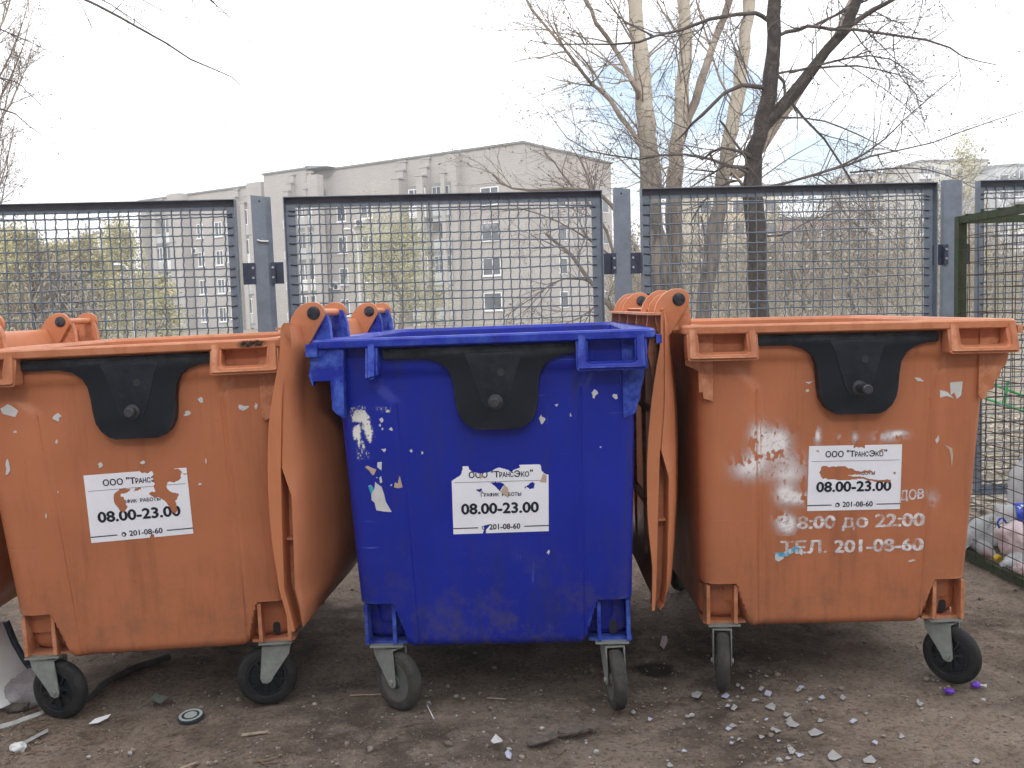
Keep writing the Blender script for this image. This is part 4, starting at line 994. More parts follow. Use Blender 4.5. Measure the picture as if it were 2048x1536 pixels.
hk = MB().tube([at(1999, 1056, 4.36), at(1995, 1046, 4.36), at(1999, 1038, 4.36), at(2006, 1036, 4.36), at(2013, 1046, 4.36)], .005, 6).build('carry_handle', MATS['cap_blue'], None, smooth=60)
tag(hk, 'bent dark blue bottle carrying handle caught above the pink bag', 'handle')

# green rail fence beyond the mesh fence
gr = thing('green_railing', 'low bright green tube railing beyond the cage', 'railing', (0, 0, 0))
a = [at(1950, 790, 8.2), at(2060, 826, 7.6)]; b = [at(1945, 752, 8.2), at(1990, 770, 8.1), at(2070, 800, 7.7)]
MB().tube([a[0] + (a[0]-a[1])*2, a[0], a[1], a[1] + (a[1]-a[0])*2], .012, 6).build('rail', MATS['rail_green'], gr, smooth=60)
MB().tube([b[0] + (a[0]-a[1])*2, b[0], b[1], b[2], b[2] + (a[1]-a[0])*2], .012, 6).build('rail', MATS['rail_green'], gr, smooth=60)
for k in (-2.0, -.6, .55, 1.9):
    p = a[0].lerp(a[1], k); MB().tube([(p.x, p.y, p.z), (p.x + .03, p.y, p.z + .20)], .012, 6).build('upright', MATS['rail_green'], gr, smooth=60)
g2 = thing('green_railing', 'green painted railing just showing above the blue container', 'railing', (0, 0, 0))
p0, p1 = at(1128, 650, 9), at(1196, 650, 9)
MB().tube([p0, p0.lerp(p1, .5), p1], .016, 6).build('rail', MATS['rail_green'], g2, smooth=60)
for k in (.03, .5, .97):
    p = p0.lerp(p1, k); MB().tube([(p.x, p.y, -.1), (p.x, p.y, p.z)], .022, 6).build('upright', MATS['rail_green'], g2, smooth=60)

# ------------------------------------------------------------------ apartment block
KX, KY = 1.45, 76.0
BYAW = math.atan2(-.544, .839)
_bx = np.array([.839, -.544, 0]); _by = np.array([.544, .839, 0]); _bo = np.array([KX, KY, 0])
def fac(px, py, off=0.):       # photo pixel on the long front wall -> (x, z)
    d = ray(px, py); o = _bo + _by*off; t = ((o - EYE) @ _by) / (d @ _by); P = EYE + d*t - _bo
    return float(P @ _bx), float(P[2])
def endw(px, py):
    d = ray(px, py); t = ((_bo - EYE) @ _bx) / (d @ _bx); P = EYE + d*t - _bo
    return float(P @ _by), float(P[2])
def build_block():
    root = thing('apartment_block', 'pale brick five storey block with loggia columns and stepped fins', 'apartment block', (KX, KY, 0), (0, 0, BYAW))
    ztop = fac(1060, 284)[1]
    xa = fac(640, 520)[0]; xb = fac(556, 520)[0]; xe = fac(283, 520)[0]
    D = endw(1222, 345)[0]
    ZG = -3.5
    zl = fac(545, 366)[1]
    b = MB().box(xa, 0, 0, D, ZG, ztop); b.build('wall', MATS['block_brick_end'], root)
    MB().box(xb, xa, -1.3, D, ZG, ztop + .15).build('wall', MATS['block_brick'], root)
    MB().box(xe, xb, 0.25, D, ZG, zl).build('wall', MATS['block_brick'], root)
    for x0, x1, y0, zt in ((xa, 0, 0, ztop), (xb, xa, -1.3, ztop + .15), (xe, xb, .25, zl)):
        MB().box(x0 - .12, x1 + .12, y0 - .14, D + .14, zt + .003, zt + .16).build('cornice', MATS['cornice'], root)
    rf = MB().prism([(xa - .2, ztop + .16), (xa + 2.6, ztop + .163), (xa - .2, ztop + .5)], -1.2, 4.).build('roof_slope', MATS['roof_metal'], root)
    MB().tube([(fac(928, 300)[0], 3, ztop), (fac(928, 300)[0], 3, ztop + 1.6)], .04, 5).build('aerial', MATS['lamp_metal'], root)
    # storey heights
    zc = [fac(985, 603)[1] + 2.83*k for k in range(-1, 4)]
    def window(x0, x1, z0, z1, y, sash=2, sill=True, mat='window_frame'):
        f = MB(); t = .07; yf, yb = y - .06, y - .001
        f.box(x0, x1, yf, yb, z0, z0 + t); f.box(x0, x1, yf, yb, z1 - t, z1); f.box(x0, x0 + t, yf, yb, z0 + t, z1 - t); f.box(x1 - t, x1, yf, yb, z0 + t, z1 - t)
        for k in range(1, sash): c = x0 + (x1-x0)*k/sash*(1.12 if sash == 2 else 1); f.box(c - t*.55, c + t*.55, yf + .002, yb, z0 + t, z1 - t)
        if sill: f.box(x0 - .08, x1 + .08, y - .14, yb, z0 - .09, z0 - .003)
        w = f.build('window', MATS[mat], root)
        MB().box(x0 + t*.5, x1 - t*.5, y - .03, y - .0015, z0 + t*.5, z1 - t*.5).build('pane', MATS['window_glass'], w)
    def wcol(p0, p1, y, dz=0., h=1.5, sash=2, skip=()):
        x0, x1 = fac(p0, 530, y)[0], fac(p1, 530, y)[0]
        for k, z in enumerate(zc):
            if k not in skip: window(x0, x1, z - h/2 + dz, z + h/2 + dz, y, sash)
    wcol(966, 1002, 0, 0, 1.45, 2); wcol(679, 696, 0, -.1, 1.5, 2); wcol(727, 750, 0, -.1, 1.35, 2); 
    wcol(398, 410, .25, -.35, 1.45, 2); wcol(434, 448, .25, -.35, 1.45, 2); wcol(458, 462, .25, -.35, 1.0, 1)
    # small landing windows by the stepped joint
    x0 = fac(571, 530, -1.3)[0]
    for z in zc: window(x0, x0 + .8, z - 1.1, z - .4, -1.3, 1, False)
    # loggia columns between projecting fins
    def fin(p0, p1, y0, y, top, dark=False):
        x0, x1 = fac(p0, 530, y0)[0], fac(p1, 530, y0)[0]
        mb = MB()
        steps = [(y0 - .25, top), (y0 - .6, top - .75), (y, top - 1.5)]
        last = y0 - .002
        for yy, zt in steps:
            mb.box(x0, x1, yy, last, ZG, zt); mb.box(x0 - .12, x1 + .12, yy - .06, last, zt + .002, zt + .14); last = yy - .001
        mb.build('fin', MATS['block_brick'], root)
    def loggia(p0, p1, y0, y, style):
        x0, x1 = fac(p0, 530, y)[0], fac(p1, 530, y)[0]
        for k, z in enumerate(zc):
            st = style[k]; zb = z - 1.45
            m = MB().box(x0, x1, y, y + .08, zb + .16, zb + 1.08); pa = m.build('balcony', MATS['balcony_pale' if st in 'wp' else 'balcony_panel'], root)
            MB().box(x0, x1, y - .05, y0 - .003, zb, zb + .157).build('slab', MATS['cornice'], pa)
            if st in 'wg': window(x0 + .02, x1 - .02, zb + 1.083, zb + 2.55, y + .06, 3, False, 'window_frame')
            elif st == 'd': window(x0 + .02, x1 - .02, zb + 1.083, zb + 2.55, y + .06, 4, False, 'balcony_panel')
            else: MB().box(x0, x1, y0 - .03, y0 - .005, zb + .16, zb + 2.7).build('loggia_back', MATS['dark_opening'], pa)
            MB().box(x0, x1, y + .02, y + .1, zb + 2.552, zb + 2.83).build('lintel', MATS['balcony_panel' if st == 'o' else 'cornice'], pa)
        return
    T = ztop
    fin(808, 822, 0, -1.25, T - .25); fin(856, 869, 0, -1.25, T - .25); fin(905, 912, 0, -1.25, T - .25); MB().box(fac(912, 530)[0], fac(931, 530)[0], -.9, -.002, ZG, T - .3).build('pier', MATS['block_brick'], root)
    loggia(822, 856, 0, -1.1, 'gdgdw'); loggia(869, 904, 0, -1.1, 'oodod'.replace('oo', 'do', 1))
    fin(591, 599, -1.3, -2.3, T - .3); fin(629, 634, -1.3, -2.3, T - .3); MB().box(fac(634, 530, -1.3)[0], fac(654, 530, -1.3)[0], -2.1, -1.302, ZG, T - .6).build('pier', MATS['block_brick'], root)
    loggia(599, 629, -1.3, -2.2, 'ogwdg')
    fin(482, 487, .25, -1.0, zl - .2); fin(506, 514, .25, -1.0, zl - .2); loggia(487, 506, .25, -.9, 'oggwg')
    MB().box(fac(516, 530)[0], fac(545, 530)[0], -.95, .248, ZG, zl + .12).build('pier', MATS['block_brick'], root)
    fin(302, 308, .25, -1.0, zl - .2); fin(327, 335, .25, -1.0, zl - .2); loggia(308, 327, .25, -.9, 'owwgo'); loggia(335, 356, .25, -.9, 'ogwww')
    MB().box(fac(357, 530)[0], fac(381, 530)[0], -.95, .248, ZG, zl + .12).build('pier', MATS['block_brick'], root)
    # air conditioners
    for px, py in ((725, 446), (793, 437), (669, 570), (676, 574), (389, 502), (720, 446)):
        x, z = fac(px, py); y = .25 if px < 500 else 0
        c = MB().box(x - .38, x + .38, y - .38, y - .004, z - .28, z + .28).build('air_conditioner', MATS['balcony_pale'], root)
        MB().lathe([(0, y - .39), (.22, y - .39), (.22, y - .382)], 16, 'y', (x + .08, 0, z)).build('fan_grille', MATS['dark_opening'], c)
    # end wall windows
    for y0, z0 in ((5.2, 0), (13.2, 0)):
        for k, z in enumerate(zc):
            f = MB().box(.001, .06, y0, y0 + 1.3, z - .7, z + .7); w = f.build('window', MATS['window_frame'], root)
            MB().box(.062, .066, y0 + .08, y0 + 1.22, z - .62, z + .62).build('pane', MATS['window_glass'], w)
build_block()

def far_block(label, px0, px1, ptop, Y, depth, mat, cols, yaw=0., rows=9, balc=()):
    x0, x1 = at(px0, ptop, Y).x, at(px1, ptop, Y).x; zt = at((px0+px1)/2, ptop, Y).z
    root = thing('apartment_block', label, 'apartment block', (x0, Y, 0), (0, 0, yaw)); W = x1 - x0
    MB().box(0, W, 0, depth, -4, zt).build('wall', MATS[mat], root)
    MB().box(-.2, W + .2, -.2, depth + .2, zt + .003, zt + .4).build('cornice', MATS['cornice'], root)
    for c in range(cols):
        for k in range(rows):
            xc = W*(c + .5)/cols; z = zt - 2.2 - 2.9*k
            if c in balc:
                m = MB().box(xc - 1.5, xc + 1.5, -1.1, -.003, z - 1.2, z - .2).build('balcony', MATS['balcony_pale'], root)
                f = MB()
                for q in range(5): f.box(xc - 1.5 + q*.73, xc - 1.42 + q*.73, -1.1, -1.03, z - .197, z + 1.2)
                f.build('glazing_bar', MATS['window_frame'], m)
                MB().box(xc - 1.45, xc + 1.45, -1.0, -.96, z - .197, z + 1.2).build('pane', MATS['window_glass'], m)
            else:
                m = MB().box(xc - .8, xc + .8, -.06, -.003, z - .8, z + .8).build('window', MATS['window_frame'], root)
                MB().box(xc - .7, xc + .7, -.07, -.0625, z - .7, z + .7).build('pane', MATS['window_glass'], m)
far_block('tall grey beige tower block beyond the right fence post', 1838, 1984, 322, 190, 14, 'wall_tower', 6, .1, 8, (0, 5))
far_block('pale grey tower block at the far right edge', 1992, 2120, 332, 170, 14, 'wall_grey', 4, -.1, 8, (1,))
far_block('yellowish block showing between the poplar trunks', 1395, 1560, 376, 120, 12, 'wall_yellow', 5, .05, 6)
far_block('pinkish block hidden behind the bare brushwood', 1560, 1668, 440, 130, 12, 'wall_pink', 4, .0, 5)
far_block('beige low block behind the twigs left of the tower', 1690, 1832, 350, 230, 14, 'wall_tower', 5, .0, 8)

def rear_shade_block():  # out of view; added to keep sun and rear sky off the container yard
    root = thing('apartment_block', 'long unseen block added behind the viewer to shade the container yard', 'apartment block', (0, -20, 0))
    MB().box(-34, 34, -12, 0, -2, 16.5).build('wall', MATS['wall_grey'], root)
    MB().box(-34.3, 34.3, -12.3, .3, 16.503, 16.9).build('cornice', MATS['cornice'], root)
    wm = MB().box(-.8, .8, .002, .06, -.8, .8).me('window'); gm = MB().box(-.7, .7, .062, .066, -.7, .7).me('pane')
    for k in range(5):
        for i in range(16):
            w = link('window', wm, MATS['window_frame'], root); w.location = (-30 + i*4, 0, 2.2 + k*3); link('pane', gm, MATS['window_glass'], w)
rear_shade_block()

def street_lamp(label, head, px_pole, Y):
    h = at(*head, Y); p = at(px_pole, 640, Y)
    root = thing('street_lamp', label, 'street lamp', (p.x, Y, 0), group='street lamps in front of the block'); z = h.z - .9; dx = h.x - p.x
    MB().tube([(0, 0, -3), (0, 0, z)], [.09, .05], 8).build('pole', MATS['lamp_metal'], root, smooth=60)
    MB().tube([(0, 0, z), (dx*.12, 0, z + .6), (dx*.45, 0, z + .95), (dx*.8, 0, z + .98)], .035, 6).build('arm', MATS['lamp_metal'], root, smooth=60)
    MB().lathe([(.0, -.07), (.12, -.06), (.2, 0), (.16, .07), (.0, .1)], 16, 'z', (dx, 0, z + .95)).build('lamp_head', MATS['balcony_pale'], root, smooth=60)
street_lamp('curved street lamp before the wall with the willow', (694, 461), 722, 50)
street_lamp('street lamp over the yellow trees at the left', (233, 532), 268, 48)

# ------------------------------------------------------------------ trees
def smooth_path(P, n):
    P = np.array([tuple(p) for p in P], float); m = len(P)
    if m < 3: return np.stack([P[0] + (P[-1] - P[0])*t for t in np.linspace(0, 1, n)])
    Q = np.vstack([2*P[0]-P[1], P, 2*P[-1]-P[-2]]); out = []
    for t in np.linspace(0, m - 1 - 1e-6, n):
        i = int(t); f = t - i; a, b, c, d = Q[i], Q[i+1], Q[i+2], Q[i+3]
        out.append(.5*((2*b) + (c-a)*f + (2*a-5*b+4*c-d)*f*f + (3*b-a-3*c+d)*f**3))
    return np.array(out)
def grow(fm, rng, p, d, L, r, lvl, prm, tips):
    n = 7 if L > .8 else 5
    pts = [np.array(p, float)]; d = np.array(d, float); d /= np.linalg.norm(d)
    for k in range(n - 1):
        d = d + rng.normal(size=3)*prm['wander'] + np.array([0, 0, prm['lift']*(k/n - prm.get('droop', 0)*(k/n)**2*2)])
        d /= np.linalg.norm(d); pts.append(pts[-1] + d*L/(n-1))
    pts = np.array(pts); rad = np.linspace(r, max(r*.35, prm['rmin']), n)
    fm.tube(pts, rad, 3 if r < .03 else 5)
    tips.append(pts[n//2:])
    if lvl >= prm['levels']: return
    kids(fm, rng, pts, rad, L, lvl, prm, tips)
def kids(fm, rng, pts, rad, L, lvl, prm, tips, dens=None, start=.2):
    k = prm['kids'][min(lvl, len(prm['kids'])-1)] if dens is None else dens
    m = len(pts)
    for q in range(int(k)):
        f = start + (1 - start)*rng.random(); i = min(m - 2, int(f*(m-1))); u = f*(m-1) - i
        p = pts[i]*(1-u) + pts[i+1]*u; t = pts[i+1] - pts[i]; t /= np.linalg.norm(t) + 1e-9
        a = rng.normal(size=3); a -= (a @ t)*t; a /= np.linalg.norm(a) + 1e-9
        ang = prm['angle']*(.7 + .6*rng.random()); d = t*math.cos(ang) + a*math.sin(ang)
        Lc = prm['len'][min(lvl, len(prm['len'])-1)]*(.5 + .8*rng.random())*(1.1 - .5*f)
        rc = min(rad[i]*.6, prm['rad'][min(lvl, len(prm['rad'])-1)])
        grow(fm, rng, p, d, Lc, rc, lvl + 1, prm, tips)
POPLAR = dict(wander=.10, lift=.10, droop=.2, levels=3, kids=[8, 5, 3], len=[2.0, 1.0, .45], rad=[.022, .009, .005], rmin=.003, angle=.75)
ELM = dict(wander=.13, lift=.02, droop=.9, levels=3, kids=[7, 5, 3], len=[1.4, .75, .35], rad=[.011, .005, .003], rmin=.002, angle=.8)
BARE = dict(wander=.13, lift=.12, droop=.2, levels=3, kids=[7, 5, 3], len=[2.4, 1.3, .7], rad=[.028, .013, .007], rmin=.005, angle=.65)
def bare_tree(name, label, cat, trunks, limbs, prm, seed, mats, group=None, dens=1., buds=0, bud_size=.02, base=None, leafmat='bud_brown'):
    """trunks / limbs: lists of (points, r0, r1, children)"""
    rng = np.random.default_rng(seed); b = trunks[0][0][0] if base is None else base
    root = thing(name, label, cat, tuple(b), group=group); o = np.array(tuple(b))
    ft, fb = FastMesh(), FastMesh(); tips = []
    for lst, fm in ((trunks, ft), (limbs, fb)):
        for P, r0, r1, nk in lst:
            L = float(np.sum(np.linalg.norm(np.diff(np.array([tuple(p) for p in P]), axis=0), axis=1)))
            n = max(8, int(L/.35)); pts = smooth_path(P, n) - o
            wob = rng.normal(size=(n, 3))*min(.02, r0*.25); wob[0] = 0; pts = pts + wob
            rad = np.linspace(r0, r1, n)*(1 + .06*rng.normal(size=n)); fm.tube(pts, rad, 12 if r0 > .05 else 6)
            if fm is fb: tips.append(pts)
            kids(fb, rng, pts, rad, L, 0, prm, tips, nk*dens, .15 if fm is fb else .25)
    tk = ft.build('trunk', MATS[mats[0]], root); fb.build('branches', MATS[mats[1]], root)
    if buds:
        allp = np.concatenate(tips[-int(len(tips)*.9):]); sel = allp[rng.integers(0, len(allp), buds)] + rng.normal(size=(buds, 3))*.03
        fl = FastMesh(); fl.leaves(sel, bud_size, rng, .45); bd = fl.build('buds', MATS[leafmat], root, False); bd['kind'] = 'stuff'
    return root
def pp(Y, *px, jit=0):
    r = random.Random(int(px[0][0]*7 + Y)); return [at(x, y, Y + (r.uniform(-jit, jit) if i else 0)) for i, (x, y) in enumerate(px)]
PB = ['poplar_bark', 'twig_pale']; GP = 'poplars behind the fence'
Y = 19.
bare_tree('poplar_tree', 'pale poplar with two long limbs reaching left, nearest the middle post', 'tree',
    [(pp(Y, (1332, 760), (1320, 560), (1303, 380), (1293, 260), (1280, 120), (1268, -20), (1256, -260)), .24, .12, 16)],
    [(pp(Y, (1293, 330), (1281, 293), (1246, 243), (1207, 187), (1175, 161), (1143, 114), (1082, 44), (1045, -20), (1010, -110), jit=.5), .055, .018, 14),
     (pp(Y, (1207, 187), (1193, 152), (1149, 100), (1105, 59), (1070, 0), jit=.4), .022, .01, 8),
     (pp(Y, (1276, 200), (1266, 164), (1231, 100), (1193, 44), (1170, -10), (1130, -100), jit=.5), .06, .028, 11),
     (pp(Y, (1175, 161), (1130, 172), (1073, 193), (1052, 202), jit=.2), .010, .004, 3),
     (pp(Y, (1285, 270), (1250, 225), (1218, 190), (1200, 175), jit=.3), .02, .006, 6),
     (pp(Y, (1290, 310), (1262, 275), (1230, 255), (1180, 240), (1150, 250), jit=.3), .014, .005, 6),
     (pp(Y, (1270, 90), (1240, 40), (1215, -10), (1190, -60), jit=.4), .02, .01, 5)], POPLAR, 11, PB, GP, .75, 900, .022)
Y = 20.5
bare_tree('poplar_tree', 'slim poplar in the middle of the clump forking to the right', 'tree',
    [(pp(Y, (1352, 760), (1347, 500), (1350, 350), (1360, 220), (1370, 100), (1368, -20), (1366, -240)), .19, .11, 14)],
    [(pp(Y, (1366, 270), (1382, 220), (1410, 140), (1438, 60), (1462, -20), (1490, -140), jit=.4), .10, .06, 10),
     (pp(Y, (1368, 80), (1345, 50), (1318, 10), (1295, -60), jit=.4), .03, .012, 5), (pp(Y, (1352, 330), (1310, 345), (1262, 372), (1220, 378), jit=.3), .02, .006, 6),
     (pp(Y, (1360, 210), (1330, 190), (1290, 200), (1250, 190), jit=.5), .014, .005, 5)], POPLAR, 12, PB, GP, .7, 500, .022)
Y = 21.5
bare_tree('poplar_tree', 'leaning poplar behind the dark elm, third of the clump', 'tree',
    [(pp(Y, (1392, 770), (1415, 560), (1442, 380), (1462, 260), (1481, 150), (1497, 0), (1520, -220)), .19, .12, 14)],
    [(pp(Y, (1452, 330), (1478, 350), (1520, 300), (1560, 240), (1610, 165), (1665, 80), (1715, -20), jit=.3), .10, .07, 8),
     (pp(Y, (1470, 210), (1440, 160), (1420, 90), (1395, 10), (1380, -60), jit=.4), .03, .012, 6),
     (pp(Y, (1450, 330), (1500, 390), (1480, 420), jit=.2), .03, .01, 3)], POPLAR, 13, PB, GP, .7, 400, .022)
Y = 13.
bare_tree('elm_tree', 'dark knotty elm with a thick limb rising to the right', 'tree',
    [(pp(Y, (1522, 800), (1518, 600), (1508, 400), (1508, 320), (1523, 255), (1535, 180), (1545, 95), (1549, 30), (1556, -80)), .135, .085, 8),
     (pp(Y, (1512, 285), (1530, 258), (1560, 222), (1600, 175), (1650, 110), (1690, 60), (1712, 10), (1735, -60)), .085, .062, 10)],
    [(pp(Y, (1690, 58), (1735, 25), (1790, -2), (1860, -40), jit=.4), .04, .02, 8),
     (pp(Y, (1542, 45), (1520, 30), (1500, 28), (1436, 32), (1369, 56), (1307, 72), (1263, 85), (1190, 90), (1117, 88), (1058, 82), jit=.3), .032, .006, 16),
     (pp(Y, (1307, 72), (1275, 55), (1243, 38), (1210, 0), (1180, -40), jit=.3), .014, .006, 5),
     (pp(Y, (1528, 175), (1500, 170), (1457, 182), (1398, 234), (1375, 258), (1350, 282), jit=.3), .034, .012, 9),
     (pp(Y, (1550, 75), (1590, 58), (1625, 53), (1666, 58), (1772, 67), (1883, 88), (1933, 117), (1992, 129), jit=.4), .03, .006, 14),
     (pp(Y, (1625, 53), (1700, 15), (1760, -10), jit=.2), .022, .01, 5),
     (pp(Y, (1545, 140), (1570, 170), (1573, 199), (1631, 258), (1667, 305), (1702, 363), (1716, 370), jit=.2), .022, .012, 6),
     (pp(Y, (1530, 375), (1600, 358), (1690, 328), (1760, 285), (1830, 220), (1915, 148), jit=.3), .02, .005, 12),
     (pp(Y, (1600, 358), (1680, 335), (1750, 310), (1850, 290), (1950, 255), (2046, 222), jit=.3), .018, .005, 12),
     (pp(Y, (1560, 235), (1640, 240), (1700, 262), (1760, 290), (1790, 302), jit=.3), .012, .005, 8),
     (pp(Y, (1540, 150), (1600, 140), (1690, 132), (1760, 140), (1830, 160), jit=.4), .02, .005, 12),
     (pp(Y, (1580, 145), (1660, 125), (1720, 112), (1790, 122), (1850, 170), jit=.4), .018, .005, 12),
     (pp(Y, (1700, 345), (1800, 335), (1880, 345), (1960, 380), jit=.4), .014, .004, 8),
     (pp(Y, (1504, 330), (1480, 300), (1455, 262), (1440, 240), jit=.2), .024, .012, 4),
     (pp(Y, (1506, 315), (1470, 300), (1430, 300), (1400, 318), (1370, 290), jit=.3), .026, .008, 10),
     (pp(Y, (1505, 335), (1450, 330), (1390, 310), (1330, 310), (1270, 318), (1200, 305), (1150, 290), (1075, 198), jit=.3), .024, .004, 14),
     (pp(Y, (1504, 350), (1455, 330), (1420, 350), (1370, 380), (1300, 370), jit=.3), .022, .006, 10),
     (pp(Y, (1505, 400), (1470, 360), (1410, 400), (1380, 450), jit=.2), .022, .008, 8),
     (pp(Y, (1512, 470), (1570, 470), (1620, 440), (1700, 420), jit=.3), .016, .005, 8)], ELM, 21, ['tree_dark', 'twig_dark'], None, .85, 1700, .018)
# bare tree before the end wall of the block
Y = 24.
bare_tree('bare_tree', 'bare brown tree spreading over the end wall of the block', 'tree',
    [(pp(Y, (1262, 780), (1236, 640), (1210, 600), (1180, 560), (1134, 500), (1090, 470)), .10, .03, 12), (pp(Y, (1236, 640), (1232, 520), (1200, 440), (1150, 380), (1110, 330), (1085, 300)), .05, .012, 10)],
    [(pp(Y, (1236, 430), (1215, 400), (1180, 382), (1120, 378), (1060, 380), (1010, 372), (985, 350), jit=.2), .055, .02, 14),
     (pp(Y, (1180, 560), (1120, 560), (1060, 600), (1000, 640), jit=.3), .03, .01, 10), (pp(Y, (1210, 600), (1150, 640), (1090, 660), jit=.3), .03, .01, 8),
     (pp(Y, (1232, 520), (1180, 480), (1110, 440), (1050, 420), (1010, 420), jit=.3), .03, .01, 12), (pp(Y, (1200, 440), (1180, 380), (1165, 330), (1140, 290), jit=.3), .03, .01, 9)],
    dict(BARE, len=[1.6, 1.0, .5], rad=[.018, .009, .005], rmin=.0035, kids=[5, 4, 3]), 31, ['twig_brown', 'twig_brown'], None, .75, 500, .03)
# tree at the left edge with ascending limbs
Y = 26.
L0 = [(pp(Y, (-60, 760), (-50, 500), (-42, 300), (-36, 100), (-30, -60)), .24, .08, 10)]
rr = random.Random(4); L1 = []
for k in range(12):
    y0 = 560 - k*44; x0 = -46 + k*1.0; dx = 45 + rr.uniform(0, 75); L1.append((pp(Y, (x0, y0), (x0 + dx*.45, y0 - 70), (x0 + dx*.8, y0 - 160), (x0 + dx, y0 - 235), jit=1.2), .035, .008, 7))
bare_tree('poplar_tree', 'tall budding poplar rising at the left edge', 'tree', L0, L1, dict(POPLAR, len=[1.1, .7, .4], lift=.3, angle=.55), 41, PB, None, 1.35, 1600, .03)
# branches hanging into the picture from a tree outside it
Y = 7.
bare_tree('overhanging_tree', 'thin bare branches hanging into the sky from a trunk left of the picture', 'tree',
    [(pp(Y, (-900, 1300), (-890, 700), (-880, 100), (-800, -400), (-600, -480)), .16, .06, 3)],
    [(pp(Y, (-600, -480), (-300, -300), (0, -90), (165, -4), (228, 28), (290, 62), (340, 92), (400, 128), (455, 150), (474, 166), (500, 190), jit=.1), .013, .0018, 7),
     (pp(Y, (0, -90), (205, 0), (262, 36), (330, 80), (362, 88), jit=.1), .005, .0015, 5), (pp(Y, (-200, -230), (100, -100), (285, 0), (330, 24), (400, 58), jit=.1), .006, .0015, 5),
     (pp(Y, (-100, -180), (300, -90), (418, -4), (440, 24), (480, 27), jit=.1), .006, .0015, 5), (pp(Y, (300, -90), (420, 0), (460, 36), jit=.1), .006, .002, 5),
     (pp(Y, (-700, -440), (-300, -90), (0, 57), (62, 84), (132, 122), jit=.1), .009, .0015, 4), (pp(Y, (-850, -100), (-300, 80), (0, 155), (50, 180), (98, 226), jit=.1), .009, .0015, 4), (pp(Y, (-850, -60), (-300, 130), (0, 215), (60, 255), (112, 290), jit=.1), .009, .0015, 4)],
    dict(ELM, len=[.5, .25, .14], rad=[.004, .0025, .0018], rmin=.0011, levels=2, kids=[4, 3]), 51, ['tree_dark', 'twig_dark'], None, .9, 160, .008)

def leafy(name, label, cx, top, bot, wpx, Y, mat, seed, n=5200, leaf=.085, group=None, droop=0., twig='twig_brown', clumps=26):
    rng = np.random.default_rng(seed); T, B = at(cx, top, Y), at(cx, bot, Y); zb = min(-.2, B.z); W = wpx/FPX*Y/2; H = T.z - max(B.z, .3)
    root = thing(name, label, 'tree', (T.x, Y, 0), group=group)
    ft, fb, fl = FastMesh(), FastMesh(), FastMesh(); tips = []; zc0 = max(B.z, .3)
    tp = smooth_path([(0, 0, zb - .5), (.1*W, 0, zc0 + H*.25), (-.06*W, .1, zc0 + H*.6), (0, 0, zc0 + H*.95)], 12); tr = np.linspace(.035*W + .05, .015, 12); ft.tube(tp, tr, 8)
    prm = dict(wander=.16, lift=.22, droop=droop, levels=2, kids=[7, 5], len=[W*.75, W*.4], rad=[.03, .014], rmin=.007, angle=.75)
    kids(fb, rng, tp, tr, H, 0, prm, tips, 26, .12)
    P = []
    for k in range(clumps):
        f = rng.random()**.8; a = rng.random()*2*math.pi; ww = W*math.sin(math.pi*min(.97, .18 + .75*f))**.7*(1 - .25*f)*(.35 + .65*rng.random())
        c = np.array([ww*math.cos(a), ww*math.sin(a), zc0 + H*(.04 + .92*f)]); m = n//clumps
        q = c + rng.normal(size=(m, 3))*np.array([W*.15, W*.15, H*.085*(1 + droop)]); P.append(q)
    tipp = np.concatenate(tips); P.append(tipp[rng.integers(0, len(tipp), n//2)] + rng.normal(size=(n//2, 3))*.10*W)
    if droop:
        for k in range(60):
            q = tipp[rng.integers(0, len(tipp))]; fb.tube(np.array([q, q + [.05, 0, -.5], q + [.08, .02, -1.2 - rng.random()]]), np.array([.008, .007, .005]), 3)
            t = rng.random((20, 1)); P.append(q + t*np.array([.08, .02, -1.5]) + rng.normal(size=(20, 3))*.05)
    fl.leaves(np.concatenate(P), leaf, rng, .5)
    ft.build('trunk', MATS['twig_brown'], root); fb.build('branches', MATS[twig], root); fl.build('crown', MATS[mat], root, False)
    return root
leafy('willow_tree', 'yellow green willow in young leaf before the pale block', 785, 452, 690, 240, 52, 'willow_leaf', 61, 9500, .055, None, .8)
leafy('young_tree', 'small yellow green tree before the left end of the block', 325, 560, 700, 90, 58, 'bush_leaf', 62, 1500, .09)
GT = 'yellow green trees left of the block'
for k, (lb, cx, top, w, Yv, mt) in enumerate((
        ('widest olive tree of the clump, beside the end of the block', 232, 462, 150, 62, 'bush_leaf'), ('rounded tree second from the block end', 168, 490, 110, 50, 'bush_leaf'),
        ('middle tree of the left clump, behind the low pale bush', 110, 500, 110, 56, 'bush_leaf'), ('tall broad tree near the left frame edge', 40, 478, 150, 46, 'bush_leaf'),
        ('low pale bush in front of the left clump', 135, 560, 130, 40, 'brush_leaf'), ('darker leafy tree cut by the left edge', -40, 455, 170, 50, 'bush_leaf'))):
    leafy('leafy_tree', lb, cx, top, 720, w, Yv, mt, 70 + k, 15000, .075, GT, clumps=60)
leafy('young_tree', 'yellow green treetop in front of the far tower', 1925, 292, 640, 120, 110, 'bush_leaf', 90, 3600, .14)
leafy('young_tree', 'low green bush behind the right fence post', 1960, 520, 700, 120, 46, 'bush_leaf', 91, 3000, .08)
leafy('young_tree', 'olive bush between the block and the poplars', 1262, 470, 690, 70, 44, 'brush_leaf', 92, 1800, .08)
